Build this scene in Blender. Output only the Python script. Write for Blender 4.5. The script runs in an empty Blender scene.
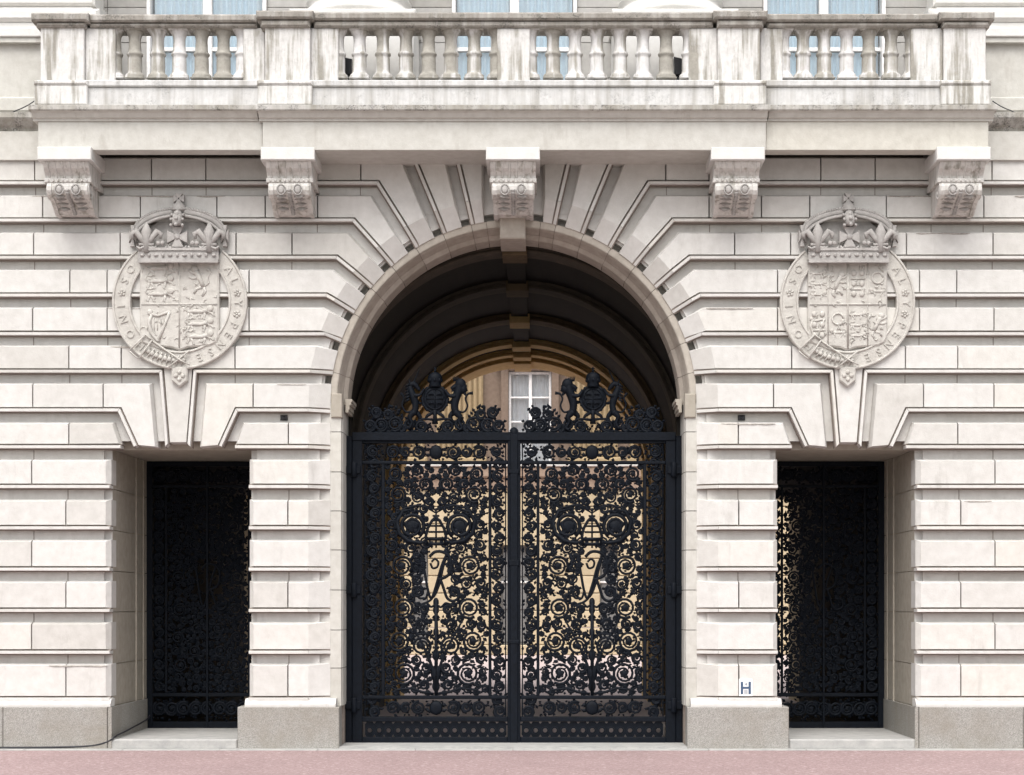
import bpy, bmesh, math, random
from mathutils import Vector, noise as mnoise
random.seed(7)
C = bpy.context.scene.collection
PI = math.pi
# ------------------------------------------------------------------ camera geometry / measuring helpers
S, DCAM, VX, VY = 80.0, 22.0, 540.0, 605.0      # photo px per metre at the wall plane, camera distance, principal point
CX = 513.5                                      # symmetry axis of the gate in photo px
CAMX, CAMZ = (VX-CX)/S, (748-VY)/S
CV = 403.0                                      # springing line
R1, R2, R3 = 203.5, 183.0, 168.0
def wx(px, Y=0.0): return (px-VX)/S*(DCAM+Y)/DCAM + CAMX
def wz(py, Y=0.0): return CAMZ + (VY-py)/S*(DCAM+Y)/DCAM
def zv(v): return (748-v)/S
def W(px, py, Y=0.0): return Vector((wx(px,Y), Y, wz(py,Y)))

# ------------------------------------------------------------------ mesh builder
class MB:
    def __init__(s): s.v=[]; s.f=[]; s.m=[]; s.sm=[]
    def add(s, vs, fs, mi=0, smooth=False):
        o=len(s.v); s.v+= [tuple(x) for x in vs]
        for f in fs:
            s.f.append([i+o for i in f]); s.m.append(mi); s.sm.append(smooth)
    def box(s, x0,x1,y0,y1,z0,z1, mi=0):
        if x0>x1: x0,x1=x1,x0
        if y0>y1: y0,y1=y1,y0
        if z0>z1: z0,z1=z1,z0
        s.add([(x0,y0,z0),(x1,y0,z0),(x1,y1,z0),(x0,y1,z0),(x0,y0,z1),(x1,y0,z1),(x1,y1,z1),(x0,y1,z1)],
              [(0,3,2,1),(4,5,6,7),(0,1,5,4),(1,2,6,5),(2,3,7,6),(3,0,4,7)],mi)
    def bbox(s, x0,x1,y0,y1,z0,z1,b=0.01,mi=0):
        # box with chamfered front edges (front = low y)
        if x0>x1: x0,x1=x1,x0
        if z0>z1: z0,z1=z1,z0
        A=[(x0,y1,z0),(x1,y1,z0),(x1,y1,z1),(x0,y1,z1)]
        B=[(x0,y0+b,z0),(x1,y0+b,z0),(x1,y0+b,z1),(x0,y0+b,z1)]
        D=[(x0+b,y0,z0+b),(x1-b,y0,z0+b),(x1-b,y0,z1-b),(x0+b,y0,z1-b)]
        fs=[(0,1,2,3),(8,9,10,11)]
        for i in range(4):
            j=(i+1)%4; fs+=[(i,j,4+j,4+i),(4+i,4+j,8+j,8+i)]
        s.add(A+B+D,fs,mi)
    def tube(s, pts, rad, n=6, mi=0, flat=1.0, caps=True, smooth=True):
        pts=[Vector(p) for p in pts]; k=len(pts)
        if not hasattr(rad,'__len__'): rad=[rad]*k
        vs=[]; up=Vector((0,1,0))
        for i,p in enumerate(pts):
            t=(pts[min(i+1,k-1)]-pts[max(i-1,0)])
            if t.length<1e-9: t=Vector((1,0,0))
            t.normalize()
            u=up if abs(t.dot(up))<0.95 else Vector((1,0,0))
            a=t.cross(u); a.normalize(); b=a.cross(t)
            for j in range(n):
                an=2*PI*j/n
                vs.append(p+a*(math.cos(an)*rad[i])+b*(math.sin(an)*rad[i]*flat))
        fs=[]
        for i in range(k-1):
            for j in range(n):
                jj=(j+1)%n; fs.append((i*n+j,i*n+jj,(i+1)*n+jj,(i+1)*n+j))
        if caps: fs+= [tuple(range(n))[::-1], tuple((k-1)*n+j for j in range(n))]
        s.add(vs,fs,mi,smooth)
    def ell(s, c, r, n=8, m=5, mi=0):
        if not hasattr(r,'__len__'): r=(r,r,r)
        vs=[(c[0],c[1],c[2]+r[2])]; fs=[]
        for i in range(1,m):
            th=PI*i/m
            for j in range(n):
                ph=2*PI*j/n
                vs.append((c[0]+r[0]*math.sin(th)*math.cos(ph),c[1]+r[1]*math.sin(th)*math.sin(ph),c[2]+r[2]*math.cos(th)))
        vs.append((c[0],c[1],c[2]-r[2])); L=len(vs)-1
        for j in range(n):
            jj=(j+1)%n; fs.append((0,1+j,1+jj))
            for i in range(m-2): fs.append((1+i*n+j,1+(i+1)*n+j,1+(i+1)*n+jj,1+i*n+jj))
            fs.append((1+(m-2)*n+j,L,1+(m-2)*n+jj))
        s.add(vs,fs,mi,True)
    def lathe(s, c, prof, n=20, mi=0, smooth=True):
        vs=[]; fs=[]; k=len(prof)
        for r,z in prof:
            for j in range(n):
                a=2*PI*j/n; vs.append((c[0]+r*math.cos(a),c[1]+r*math.sin(a),c[2]+z))
        for i in range(k-1):
            for j in range(n):
                jj=(j+1)%n; fs.append((i*n+j,i*n+jj,(i+1)*n+jj,(i+1)*n+j))
        s.add(vs,fs,mi,smooth); s.add(vs[:n],[tuple(range(n))[::-1]],mi); s.add(vs[-n:],[tuple(range(n))],mi)
    def prism(s, pts, y0, y1, inset=None, ymid=None, mi=0):
        """pts = (X,Z) outline; back y0, front y1 (y1<y0, number or function of point);
           inset = per-edge inset of the front outline, the step happens at ymid"""
        n=len(pts)
        P=[Vector((p[0],p[1])) for p in pts]
        fy=y1 if callable(y1) else (lambda q: y1)
        rings=[[(p.x,y0,p.y) for p in P]]
        if inset is not None:
            Q=offset_poly(P,inset)
            fm=ymid if callable(ymid) else (lambda q: ymid)
            rings.append([(p.x,fm(p),p.y) for p in P]); rings.append([(q.x,fy(q),q.y) for q in Q])
        else: rings.append([(p.x,fy(p),p.y) for p in P])
        vs=[v for r in rings for v in r]; fs=[]
        for k in range(len(rings)-1):
            for i in range(n):
                j=(i+1)%n; fs.append((k*n+i,k*n+j,(k+1)*n+j,(k+1)*n+i))
        fs.append(tuple((len(rings)-1)*n+i for i in range(n)))
        s.add(vs,fs,mi)
    def xprism(s, prof, x0, x1, mi=0, smooth=False):
        """profile (y,z) extruded along x, closed with caps"""
        n=len(prof)
        vs=[(x0,p[0],p[1]) for p in prof]+[(x1,p[0],p[1]) for p in prof]
        fs=[(i,(i+1)%n,n+(i+1)%n,n+i) for i in range(n)]+[tuple(range(n))[::-1],tuple(range(n,2*n))]
        s.add(vs,fs,mi,smooth)
    def build(s, name, mat, parent=None, loc=(0,0,0)):
        me=bpy.data.meshes.new(name); me.from_pydata(s.v,[],s.f)
        mats=mat if isinstance(mat,(list,tuple)) else [mat]
        for m in mats: me.materials.append(m)
        me.polygons.foreach_set('material_index',s.m); me.polygons.foreach_set('use_smooth',s.sm)
        bm=bmesh.new(); bm.from_mesh(me)
        if loc!=(0,0,0): bmesh.ops.translate(bm,verts=bm.verts,vec=-Vector(loc))
        bmesh.ops.recalc_face_normals(bm,faces=bm.faces); bm.to_mesh(me); bm.free(); me.update()
        o=bpy.data.objects.new(name,me); C.objects.link(o); o.location=loc
        if parent is not None:
            o.parent=parent
            o.location=Vector(loc)-world_loc(parent)
        return o
def world_loc(o):
    v=Vector(o.location)
    while o.parent: o=o.parent; v+=Vector(o.location)
    return v
def offset_poly(P, ins):
    n=len(P); A=sum(P[i].x*P[(i+1)%n].y-P[(i+1)%n].x*P[i].y for i in range(n))
    sg=1 if A>0 else -1
    L=[]
    for i in range(n):
        d=(P[(i+1)%n]-P[i]); d=d.normalized() if d.length>1e-9 else Vector((1,0))
        nn=Vector((-d.y,d.x))*sg; L.append((P[i]+nn*ins[i],d,nn))
    Q=[]
    for i in range(n):
        p0,d0,n0=L[i-1]; p1,d1,n1=L[i]
        cr=d0.x*d1.y-d0.y*d1.x
        if abs(cr)<0.05: Q.append(P[i]+n1*max(ins[i],ins[i-1])*0.5+n0*max(ins[i],ins[i-1])*0.5)
        else:
            t=((p1-p0).x*d1.y-(p1-p0).y*d1.x)/cr; Q.append(p0+d0*t)
    return Q
def offset_line(P, d):
    """offset an open polyline (px, list of Vector2) to its right-hand side by d"""
    out=[]; n=len(P); L=[]
    for i in range(n-1):
        t=(P[i+1]-P[i]).normalized(); nn=Vector((-t.y,t.x)); L.append((P[i]+nn*d,t,nn))
    out.append(L[0][0])
    for i in range(1,n-1):
        p0,d0,_=L[i-1]; p1,d1,n1=L[i]; cr=d0.x*d1.y-d0.y*d1.x
        if abs(cr)<1e-4: out.append(P[i]+n1*d)
        else:
            t=((p1-p0).x*d1.y-(p1-p0).y*d1.x)/cr; out.append(p0+d0*t)
    out.append(P[-1]+L[-1][2]*d)
    return out
def tag(o,label=None,cat=None,group=None,kind=None):
    if label: o['label']=label
    if cat: o['category']=cat
    if group: o['group']=group
    if kind: o['kind']=kind
    return o
def empty(name,loc,parent=None):
    o=bpy.data.objects.new(name,None); C.objects.link(o); o.location=loc; o.empty_display_size=.2
    if parent is not None: o.parent=parent; o.location=Vector(loc)-world_loc(parent)
    return o

# ------------------------------------------------------------------ materials
def newmat(name):
    m=bpy.data.materials.new(name); m.use_nodes=True; nt=m.node_tree; nt.nodes.clear()
    out=nt.nodes.new('ShaderNodeOutputMaterial'); b=nt.nodes.new('ShaderNodeBsdfPrincipled')
    nt.links.new(b.outputs[0],out.inputs[0]); return m,nt,b
class NT:
    def __init__(s,nt): s.nt=nt
    def n(s,t,**k):
        o=s.nt.nodes.new(t)
        for a,b in k.items(): setattr(o,a,b)
        return o
    def l(s,a,b): s.nt.links.new(a,b)
    def coord(s,scale=(1,1,1),which='Object'):
        if which=='World':
            g=s.n('ShaderNodeNewGeometry'); src=g.outputs['Position']
        else:
            g=s.n('ShaderNodeTexCoord'); src=g.outputs['Object']
        m=s.n('ShaderNodeMapping'); m.inputs['Scale'].default_value=scale; s.l(src,m.inputs[0]); return m.outputs[0]
    def noise(s,co,scale,detail=4,rough=.6):
        t=s.n('ShaderNodeTexNoise'); t.inputs['Scale'].default_value=scale; t.inputs['Detail'].default_value=detail
        t.inputs['Roughness'].default_value=rough; s.l(co,t.inputs['Vector']); return t.outputs['Fac']
    def ramp(s,fac,stops):
        r=s.n('ShaderNodeValToRGB'); e=r.color_ramp.elements
        while len(e)>1: e.remove(e[-1])
        e[0].position=stops[0][0]; e[0].color=(*stops[0][1],1)
        for p,c in stops[1:]:
            k=e.new(p); k.color=(*c,1)
        s.l(fac,r.inputs[0]); return r.outputs[0]
    def fr(s,fac,a,b,lo=0.,hi=1.):
        r=s.n('ShaderNodeMapRange'); r.inputs[1].default_value=a; r.inputs[2].default_value=b
        r.inputs[3].default_value=lo; r.inputs[4].default_value=hi; s.l(fac,r.inputs[0]); return r.outputs[0]
    def mix(s,fac,a,b,mode='MIX'):
        m=s.n('ShaderNodeMix',data_type='RGBA',blend_type=mode)
        if isinstance(fac,(int,float)): m.inputs[0].default_value=fac
        else: s.l(fac,m.inputs[0])
        for i,x in ((6,a),(7,b)):
            if isinstance(x,tuple): m.inputs[i].default_value=(*x,1)
            else: s.l(x,m.inputs[i])
        return m.outputs[2]
    def math(s,op,a,b=0.):
        m=s.n('ShaderNodeMath',operation=op)
        for i,x in ((0,a),(1,b)):
            if isinstance(x,(int,float)): m.inputs[i].default_value=x
            else: s.l(x,m.inputs[i])
        return m.outputs[0]
    def bump(s,h,b,strength=.3,dist=.01):
        n=s.n('ShaderNodeBump'); n.inputs['Strength'].default_value=strength; n.inputs['Distance'].default_value=dist
        s.l(h,n.inputs['Height']); s.l(n.outputs[0],b.inputs['Normal'])
def stone(name, base, dark, stain=(.25,.21,.17), stain_amt=.35, rough=.85, island=.10, fine=60, streak=False):
    m,nt,b=newmat(name); k=NT(nt)
    co=k.coord(which='World')
    n1=k.noise(co,1.1,6,.65); n2=k.noise(co,9,5,.6); n3=k.noise(co,fine,3,.6)
    c=k.mix(k.fr(n2,.3,.75),dark,base)
    g=k.n('ShaderNodeNewGeometry')
    tint=k.ramp(g.outputs['Random Per Island'],[(0,(1-island*1.6,1-island*1.7,1-island*1.9)),(.35,(1-island*.3,)*3),(.8,(1,1,1)),(1,(1,1-island*.15,1-island*.5))])
    c=k.mix(1.0,c,tint,'MULTIPLY')
    st=k.noise(k.coord((1.0,1.0,.22),'World'),5.0,6,.7)
    f=k.math('MULTIPLY',k.fr(st,.56,.80),k.fr(n1,.35,.7,0,stain_amt*1.6))
    c=k.mix(f,c,stain)
    spk=k.fr(n3,.64,.8,0,.25); c=k.mix(spk,c,stain)
    k.l(c,b.inputs['Base Color']); b.inputs['Roughness'].default_value=rough
    b.inputs['Specular IOR Level'].default_value=.25
    k.bump(k.math('ADD',n3,k.math('MULTIPLY',n2,1.2)),b,.35,.006)
    return m
def weathered(name, thr=.5, soot=.3, objrand=False, white=(.66,.65,.64), crust=(.335,.318,.28), soft=.10, fx=9.):
    """rain-washed limestone: pale runs over grey-brown crust, black lichen on the ledges"""
    m,nt,b=newmat(name); k=NT(nt)
    co=k.coord(which='World')
    run=k.noise(k.coord((1,1,.07),'World'),fx,4,.55)
    big=k.noise(co,1.3,5,.6)
    n3=k.noise(co,48,4,.7); n2=k.noise(co,13,6,.7)
    v=k.math('ADD',k.math('MULTIPLY',run,1.25),k.math('MULTIPLY',big,.55))
    v=k.math('ADD',v,k.math('MULTIPLY',n2,.35))
    if objrand:
        oi=k.n('ShaderNodeObjectInfo'); v=k.math('ADD',v,k.math('MULTIPLY',k.math('SUBTRACT',oi.outputs['Random'],.5),.38))
    t=1.075+(.5-thr)*.5
    f=k.fr(v,t-soft,t+soft)
    cr=k.mix(k.fr(n2,.3,.7),tuple(x*.78 for x in crust),tuple(x*1.15 for x in crust))
    wh=k.mix(k.fr(n2,.3,.7),tuple(x*.86 for x in white),tuple(min(.82,x*1.1) for x in white))
    wh=k.mix(k.fr(k.noise(k.coord((1,1,.15),'World'),30,4,.6),.5,.8,0,.45),wh,crust)
    c=k.mix(f,wh,cr)
    blk=k.math('MULTIPLY',k.fr(n3,.42,.62),k.fr(k.noise(co,5,6,.75),.56-.16*soot,.74-.2*soot,0,min(1,soot*1.7)))
    c=k.mix(blk,c,(.055,.055,.05))
    k.l(c,b.inputs['Base Color']); b.inputs['Roughness'].default_value=.92; b.inputs['Specular IOR Level'].default_value=.15
    k.bump(k.math('ADD',n3,n2),b,.4,.006); return m
M={}
M['stone']=stone('portland_stone',(.652,.640,.614),(.56,.546,.518),stain=(.27,.25,.225),stain_amt=.42,island=.085)
M['carved']=stone('carved_stone',(.47,.45,.43),(.33,.315,.30),stain=(.16,.145,.13),stain_amt=.6,island=0.02)
M['relief']=stone('relief_stone',(.575,.555,.515),(.44,.42,.385),stain=(.24,.21,.19),stain_amt=.4,island=0.02)
def rougher(m,amount,scale):
    nt=m.node_tree; k=NT(nt); b=[n for n in nt.nodes if n.type=='BSDF_PRINCIPLED'][0]
    bp=b.inputs['Normal'].links[0].from_node
    n=k.n('ShaderNodeBump'); n.inputs['Strength'].default_value=amount; n.inputs['Distance'].default_value=.02
    h=k.noise(k.coord(which='World'),scale,5,.65); k.l(h,n.inputs['Height']); k.l(bp.outputs[0],n.inputs['Normal']); k.l(n.outputs[0],b.inputs['Normal'])
rougher(M['carved'],.5,22); rougher(M['relief'],.45,26); rougher(M['stone'],.12,7)
M['archl']=stone('arch_band_stone',(.50,.462,.405),(.39,.355,.305),stain_amt=.6,island=.05)
M['archst']=stone('arch_stone',(.46,.415,.36),(.35,.31,.265),stain_amt=.55)  # inner splay darker than the outer band, ring shading put in colour
M['reveal']=stone('reveal_stone',(.42,.385,.33),(.33,.30,.25),stain_amt=.5,island=.03)
M['weath']=weathered('weathered_stone',.34,.16,soft=.085,fx=11.,white=(.66,.65,.63))
M['balu']=weathered('baluster_stone',.60,.15,True,soft=.10,fx=12.,crust=(.355,.338,.30))
M['ledge']=weathered('ledge_stone',.62,.55,white=(.52,.505,.48),soft=.2)
M['rail']=weathered('handrail_stone',.85,.5,white=(.50,.48,.45),crust=(.30,.28,.25),soft=.16)
M['base']=weathered('base_rail_stone',.30,.30,white=(.60,.595,.585),crust=(.40,.385,.36),soft=.16)
M['brk']=weathered('bracket_stone',.22,.08,white=(.62,.60,.57),soft=.10,fx=14.)
M['fascia']=stone('fascia_stone',(.59,.58,.54),(.49,.475,.435),stain_amt=.6)
M['white']=stone('washed_stone',(.70,.69,.665),(.62,.61,.585),stain_amt=.2,island=0.03)
M['upper']=stone('upper_wall_stone',(.45,.44,.42),(.37,.36,.345),stain_amt=.5)
M['vault']=stone('shaded_vault_stone',(.022,.018,.015),(.014,.012,.010),stain=(.02,.017,.015),stain_amt=.5)  # deep shade of the vault put into a near-black stone colour
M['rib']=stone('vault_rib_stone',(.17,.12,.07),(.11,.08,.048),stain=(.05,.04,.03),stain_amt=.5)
M['rib_lit']=stone('lit_rib_stone',(.76,.55,.27),(.62,.43,.19),stain=(.1,.07,.04),stain_amt=.3)  # courtyard light painted into the colour of the far ribs
M['ribd']=stone('shaded_rib_stone',(.10,.08,.06),(.06,.05,.04),stain_amt=.3)  # darker copy for the near ribs, their shade in the colour
M['passage']=stone('passage_stone',(.020,.018,.016),(.014,.012,.011),stain_amt=.2)  # darkness of the side passages put into the stone colour
M['court']=stone('courtyard_stone',(.52,.435,.30),(.44,.36,.24),stain_amt=.3)
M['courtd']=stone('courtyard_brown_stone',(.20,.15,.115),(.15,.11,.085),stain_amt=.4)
M['courtp']=stone('courtyard_pilaster_stone',(.36,.28,.17),(.29,.215,.125),stain_amt=.3)
M['courtr']=stone('courtyard_band_stone',(.34,.25,.19),(.26,.19,.145),stain_amt=.3)
def simple(name,col,rough=.6,metal=0.,bumpn=None,spec=.5,var=.15):
    m,nt,b=newmat(name); k=NT(nt); co=k.coord(which='World'); n=k.noise(co,20,4)
    c=k.mix(k.fr(n,.3,.7),tuple(x*(1-var) for x in col),tuple(min(1,x*(1+var)) for x in col))
    k.l(c,b.inputs['Base Color']); b.inputs['Roughness'].default_value=rough; b.inputs['Metallic'].default_value=metal
    b.inputs['Specular IOR Level'].default_value=spec
    if bumpn: k.bump(k.noise(co,bumpn,3),b,.3,.004)
    return m
M['iron']=simple('black_iron_paint',(.0035,.0055,.0095),.6,0,90,.14,.3)
M['wframe']=simple('white_window_paint',(.78,.77,.76),.4)
M['curt']=simple('pale_curtain',(.70,.87,.97),.9,var=.05)
M['curtw']=simple('white_curtain',(.78,.82,.86),.9,var=.05)
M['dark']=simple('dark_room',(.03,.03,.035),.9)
M['black']=simple('black_housing',(.015,.015,.02),.4)
M['lead']=simple('lead_flashing',(.30,.31,.32),.6)
M['grime']=simple('black_crust',(.33,.305,.275),.95,var=.4)
M['mortar_shade']=simple('joint_mortar_and_shade',(.215,.18,.155),.95)  # real joints, and also the painted shade lines along the lips
M['signw']=simple('white_enamel',(.82,.82,.80),.3,var=.03)
M['signb']=simple('blue_grey_lettering',(.05,.09,.16),.4,var=.05)
m,nt,b=newmat('grey_granite'); k=NT(nt); co=k.coord(which='World')
v=k.n('ShaderNodeTexVoronoi'); v.inputs['Scale'].default_value=150; k.l(co,v.inputs[0])
sep=k.n('ShaderNodeSeparateColor'); k.l(v.outputs['Color'],sep.inputs[0])
c=k.ramp(sep.outputs[0],[(0,(.20,.19,.175)),(.3,(.26,.25,.23)),(.6,(.32,.31,.285)),(1,(.39,.38,.35))])
c=k.mix(k.fr(k.noise(co,2.3,5),.42,.72,0,.6),c,(.22,.195,.155))
k.l(c,b.inputs['Base Color']); b.inputs['Roughness'].default_value=.7; k.bump(k.noise(co,80,3),b,.3,.004); M['granite']=m
m,nt,b=newmat('paving_stone'); k=NT(nt); co=k.coord(which='World')
c=k.mix(k.fr(k.noise(co,6,6,.7),.3,.7),(.30,.30,.29),(.44,.43,.41)); c=k.mix(k.fr(k.noise(co,60,3),.6,.75,0,.4),c,(.15,.14,.13))
k.l(c,b.inputs['Base Color']); b.inputs['Roughness'].default_value=.8; k.bump(k.noise(co,50,3),b,.3,.004); M['sill']=m
def asphalt(name,a,bc,sp):
    m,nt,b=newmat(name); k=NT(nt); co=k.coord(which='World')
    n1=k.noise(co,34,4,.8); n2=k.noise(co,.9,6,.7); n4=k.noise(co,14,4,.75)
    c=k.mix(k.fr(n1,.40,.60),a,bc); c=k.mix(k.fr(n4,.52,.66,0,.75),c,sp)
    c=k.mix(k.fr(n2,.4,.75,0,.35),c,tuple(x*.8 for x in a))
    k.l(c,b.inputs['Base Color']); b.inputs['Roughness'].default_value=.9; k.bump(n1,b,.5,.006); return m
M['road']=asphalt('red_tarmac',(.225,.155,.152),(.39,.28,.275),(.56,.45,.445))
M['gravel']=asphalt('pale_pink_gravel',(.46,.37,.35),(.56,.47,.45),(.64,.56,.54))
M['pfloor']=asphalt('passage_tarmac',(.44,.37,.355),(.54,.47,.455),(.6,.53,.51))
m=bpy.data.materials.new('window_glass'); m.use_nodes=True; nt=m.node_tree; nt.nodes.clear(); k=NT(nt)
o=k.n('ShaderNodeOutputMaterial'); t=k.n('ShaderNodeBsdfTransparent'); g=k.n('ShaderNodeBsdfGlossy'); g.inputs['Roughness'].default_value=.03
mx=k.n('ShaderNodeMixShader'); fz=k.n('ShaderNodeFresnel'); fz.inputs[0].default_value=1.5
mp=k.fr(fz.outputs[0],0,1,.04,.9); k.l(mp,mx.inputs[0]); k.l(t.outputs[0],mx.inputs[1]); k.l(g.outputs[0],mx.inputs[2]); k.l(mx.outputs[0],o.inputs[0]); M['glass']=m

# ------------------------------------------------------------------ ground
mb=MB(); mb.add([(-120,-6,0),(120,-6,0),(120,0.0,0),(-120,0.0,0)],[(0,1,2,3)])
tag(mb.build('road',M['road']),kind='structure')
mb=MB(); mb.add([(-120,-160,0),(120,-160,0),(120,-6,0),(-120,-6,0)],[(0,1,2,3)])
tag(mb.build('unseen_grey_ground',asphalt('unseen_grey_tarmac',(.22,.198,.18),(.29,.262,.24),(.35,.32,.295))),kind='structure')  # unseen ground, made grey to cut pink bounce and darken undersides
mb=MB()
for i in range(16): mb.bbox(-9.6+1.2*i+.004,-9.6+1.2*(i+1)-.004,-.40,-.02,-.1,.012,.006)
tag(mb.build('pavement',M['sill']),kind='structure')
mb=MB(); mb.add([(-9.6,0.0,.0),(9.6,0.0,.0),(9.6,11.8,.0),(-9.6,11.8,.0)],[(0,1,2,3)])
tag(mb.build('path',M['pfloor']),kind='structure')
mb=MB(); mb.add([(-120,11.8,0),(120,11.8,0),(120,160,0),(-120,160,0)],[(0,1,2,3)])
tag(mb.build('courtyard_ground',M['gravel']),kind='structure')

# ------------------------------------------------------------------ the palace front
palace=empty('palace',(0,0,0))
tag(palace,'pale stone palace front with rusticated courses, central arch, two side doorways and a balcony','palace')
UE=760.0     # half width of the front in px
def sx(sg,u): return sg*u/S
QC=333.0     # portal axis
def rho(u,v): return math.hypot(u,CV-v) if v<CV else u
def clip_path(P, Rr):
    """cut a polyline (starting inside the arch) where rho reaches Rr"""
    for i in range(len(P)-1):
        a,bq=P[i],P[i+1]
        if rho(a.x,a.y)<=Rr<=rho(bq.x,bq.y):
            lo,hi=0.,1.
            for _ in range(40):
                mid=(lo+hi)/2; q=a.lerp(bq,mid)
                if rho(q.x,q.y)<Rr: lo=mid
                else: hi=mid
            return [a.lerp(bq,hi)]+P[i+1:]
    return P
V2=lambda x,y: Vector((x,y))
def radial(deg,vh,ue=None):
    ue=ue or UE
    a=math.radians(deg); sn,cs=math.sin(a),math.cos(a)
    e=V2((CV-vh)*math.tan(a),vh)
    return [V2(120*sn,CV-120*cs),e,V2(ue,vh)]
def rad_up(deg,vtop):
    a=math.radians(deg); sn,cs=math.sin(a),math.cos(a)
    return [V2(120*sn,CV-120*cs),V2((CV-vtop)*math.tan(a),vtop)]
VT=112.0
GAP=9.4
def horiz(v): return [V2(100,v),V2(UE,v)]
Lp={-1:rad_up(13.4,VT),0:radial(22.6,150,226),1:radial(32.2,187.5),2:radial(41.8,224.5),3:radial(51.2,261.5),
    4:radial(60.8,299),5:radial(70.6,337)}
Lp[6]=[V2(100,374.5),V2(QC-18.4,374.5),V2(QC-12.4,448),V2(QC+12.4,448),V2(QC+18.4,374.5),V2(UE,374.5)]
Tp={}
for k_ in (-1,0,1,2,3,4,5): Tp[k_]=offset_line(Lp[k_],GAP)     # toward larger angle
# check side: offset must lie at larger angle / lower on the wall
def lowerside(P): return P
if Tp[3][-1].y<Lp[3][-1].y:
    for k_ in (-1,0,1,2,3,4,5): Tp[k_]=offset_line(Lp[k_],-GAP)
    OFS=-1
else: OFS=1
wall=MB(); arch_v=MB()
PF=.15; PL=.178; PM=.085; FL=.045
def depth_fn(base):
    def f(q):
        u=abs(q.x)*S; v=748-q.y*S; r=rho(u,v)
        t=max(0,min(1,(r-R2)/(R1-R2)))
        return -(base*t+.022*(1-t)) if r<R1 else -base
    return f
def arc_pts(a,bq,Rr):
    """points strictly between a and b along the circle/jamb of radius Rr"""
    out=[]
    for i in range(1,5):
        t=i/5
        if a.y<CV and bq.y<CV:
            t0=math.atan2(a.x,CV-a.y); t1=math.atan2(bq.x,CV-bq.y); t_=t0+(t1-t0)*t
            out.append(V2(Rr*math.sin(t_),CV-Rr*math.cos(t_)))
    return out
def emit(sg, poly, ins, jit, mi=0, b=wall):
    q_,i_=[],[]
    n=len(poly)
    for a in range(n):
        if (poly[(a+1)%n]-poly[a]).length<.9: continue
        q_.append(poly[a]); i_.append(ins[a])
    poly,ins=q_,i_
    pts=[(sx(sg,p.x),zv(p.y)) for p in poly]
    f=depth_fn(PF+jit); fm=depth_fn(PM)
    b.prism(pts,.16,f,[i/S for i in ins],fm,mi)
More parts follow.
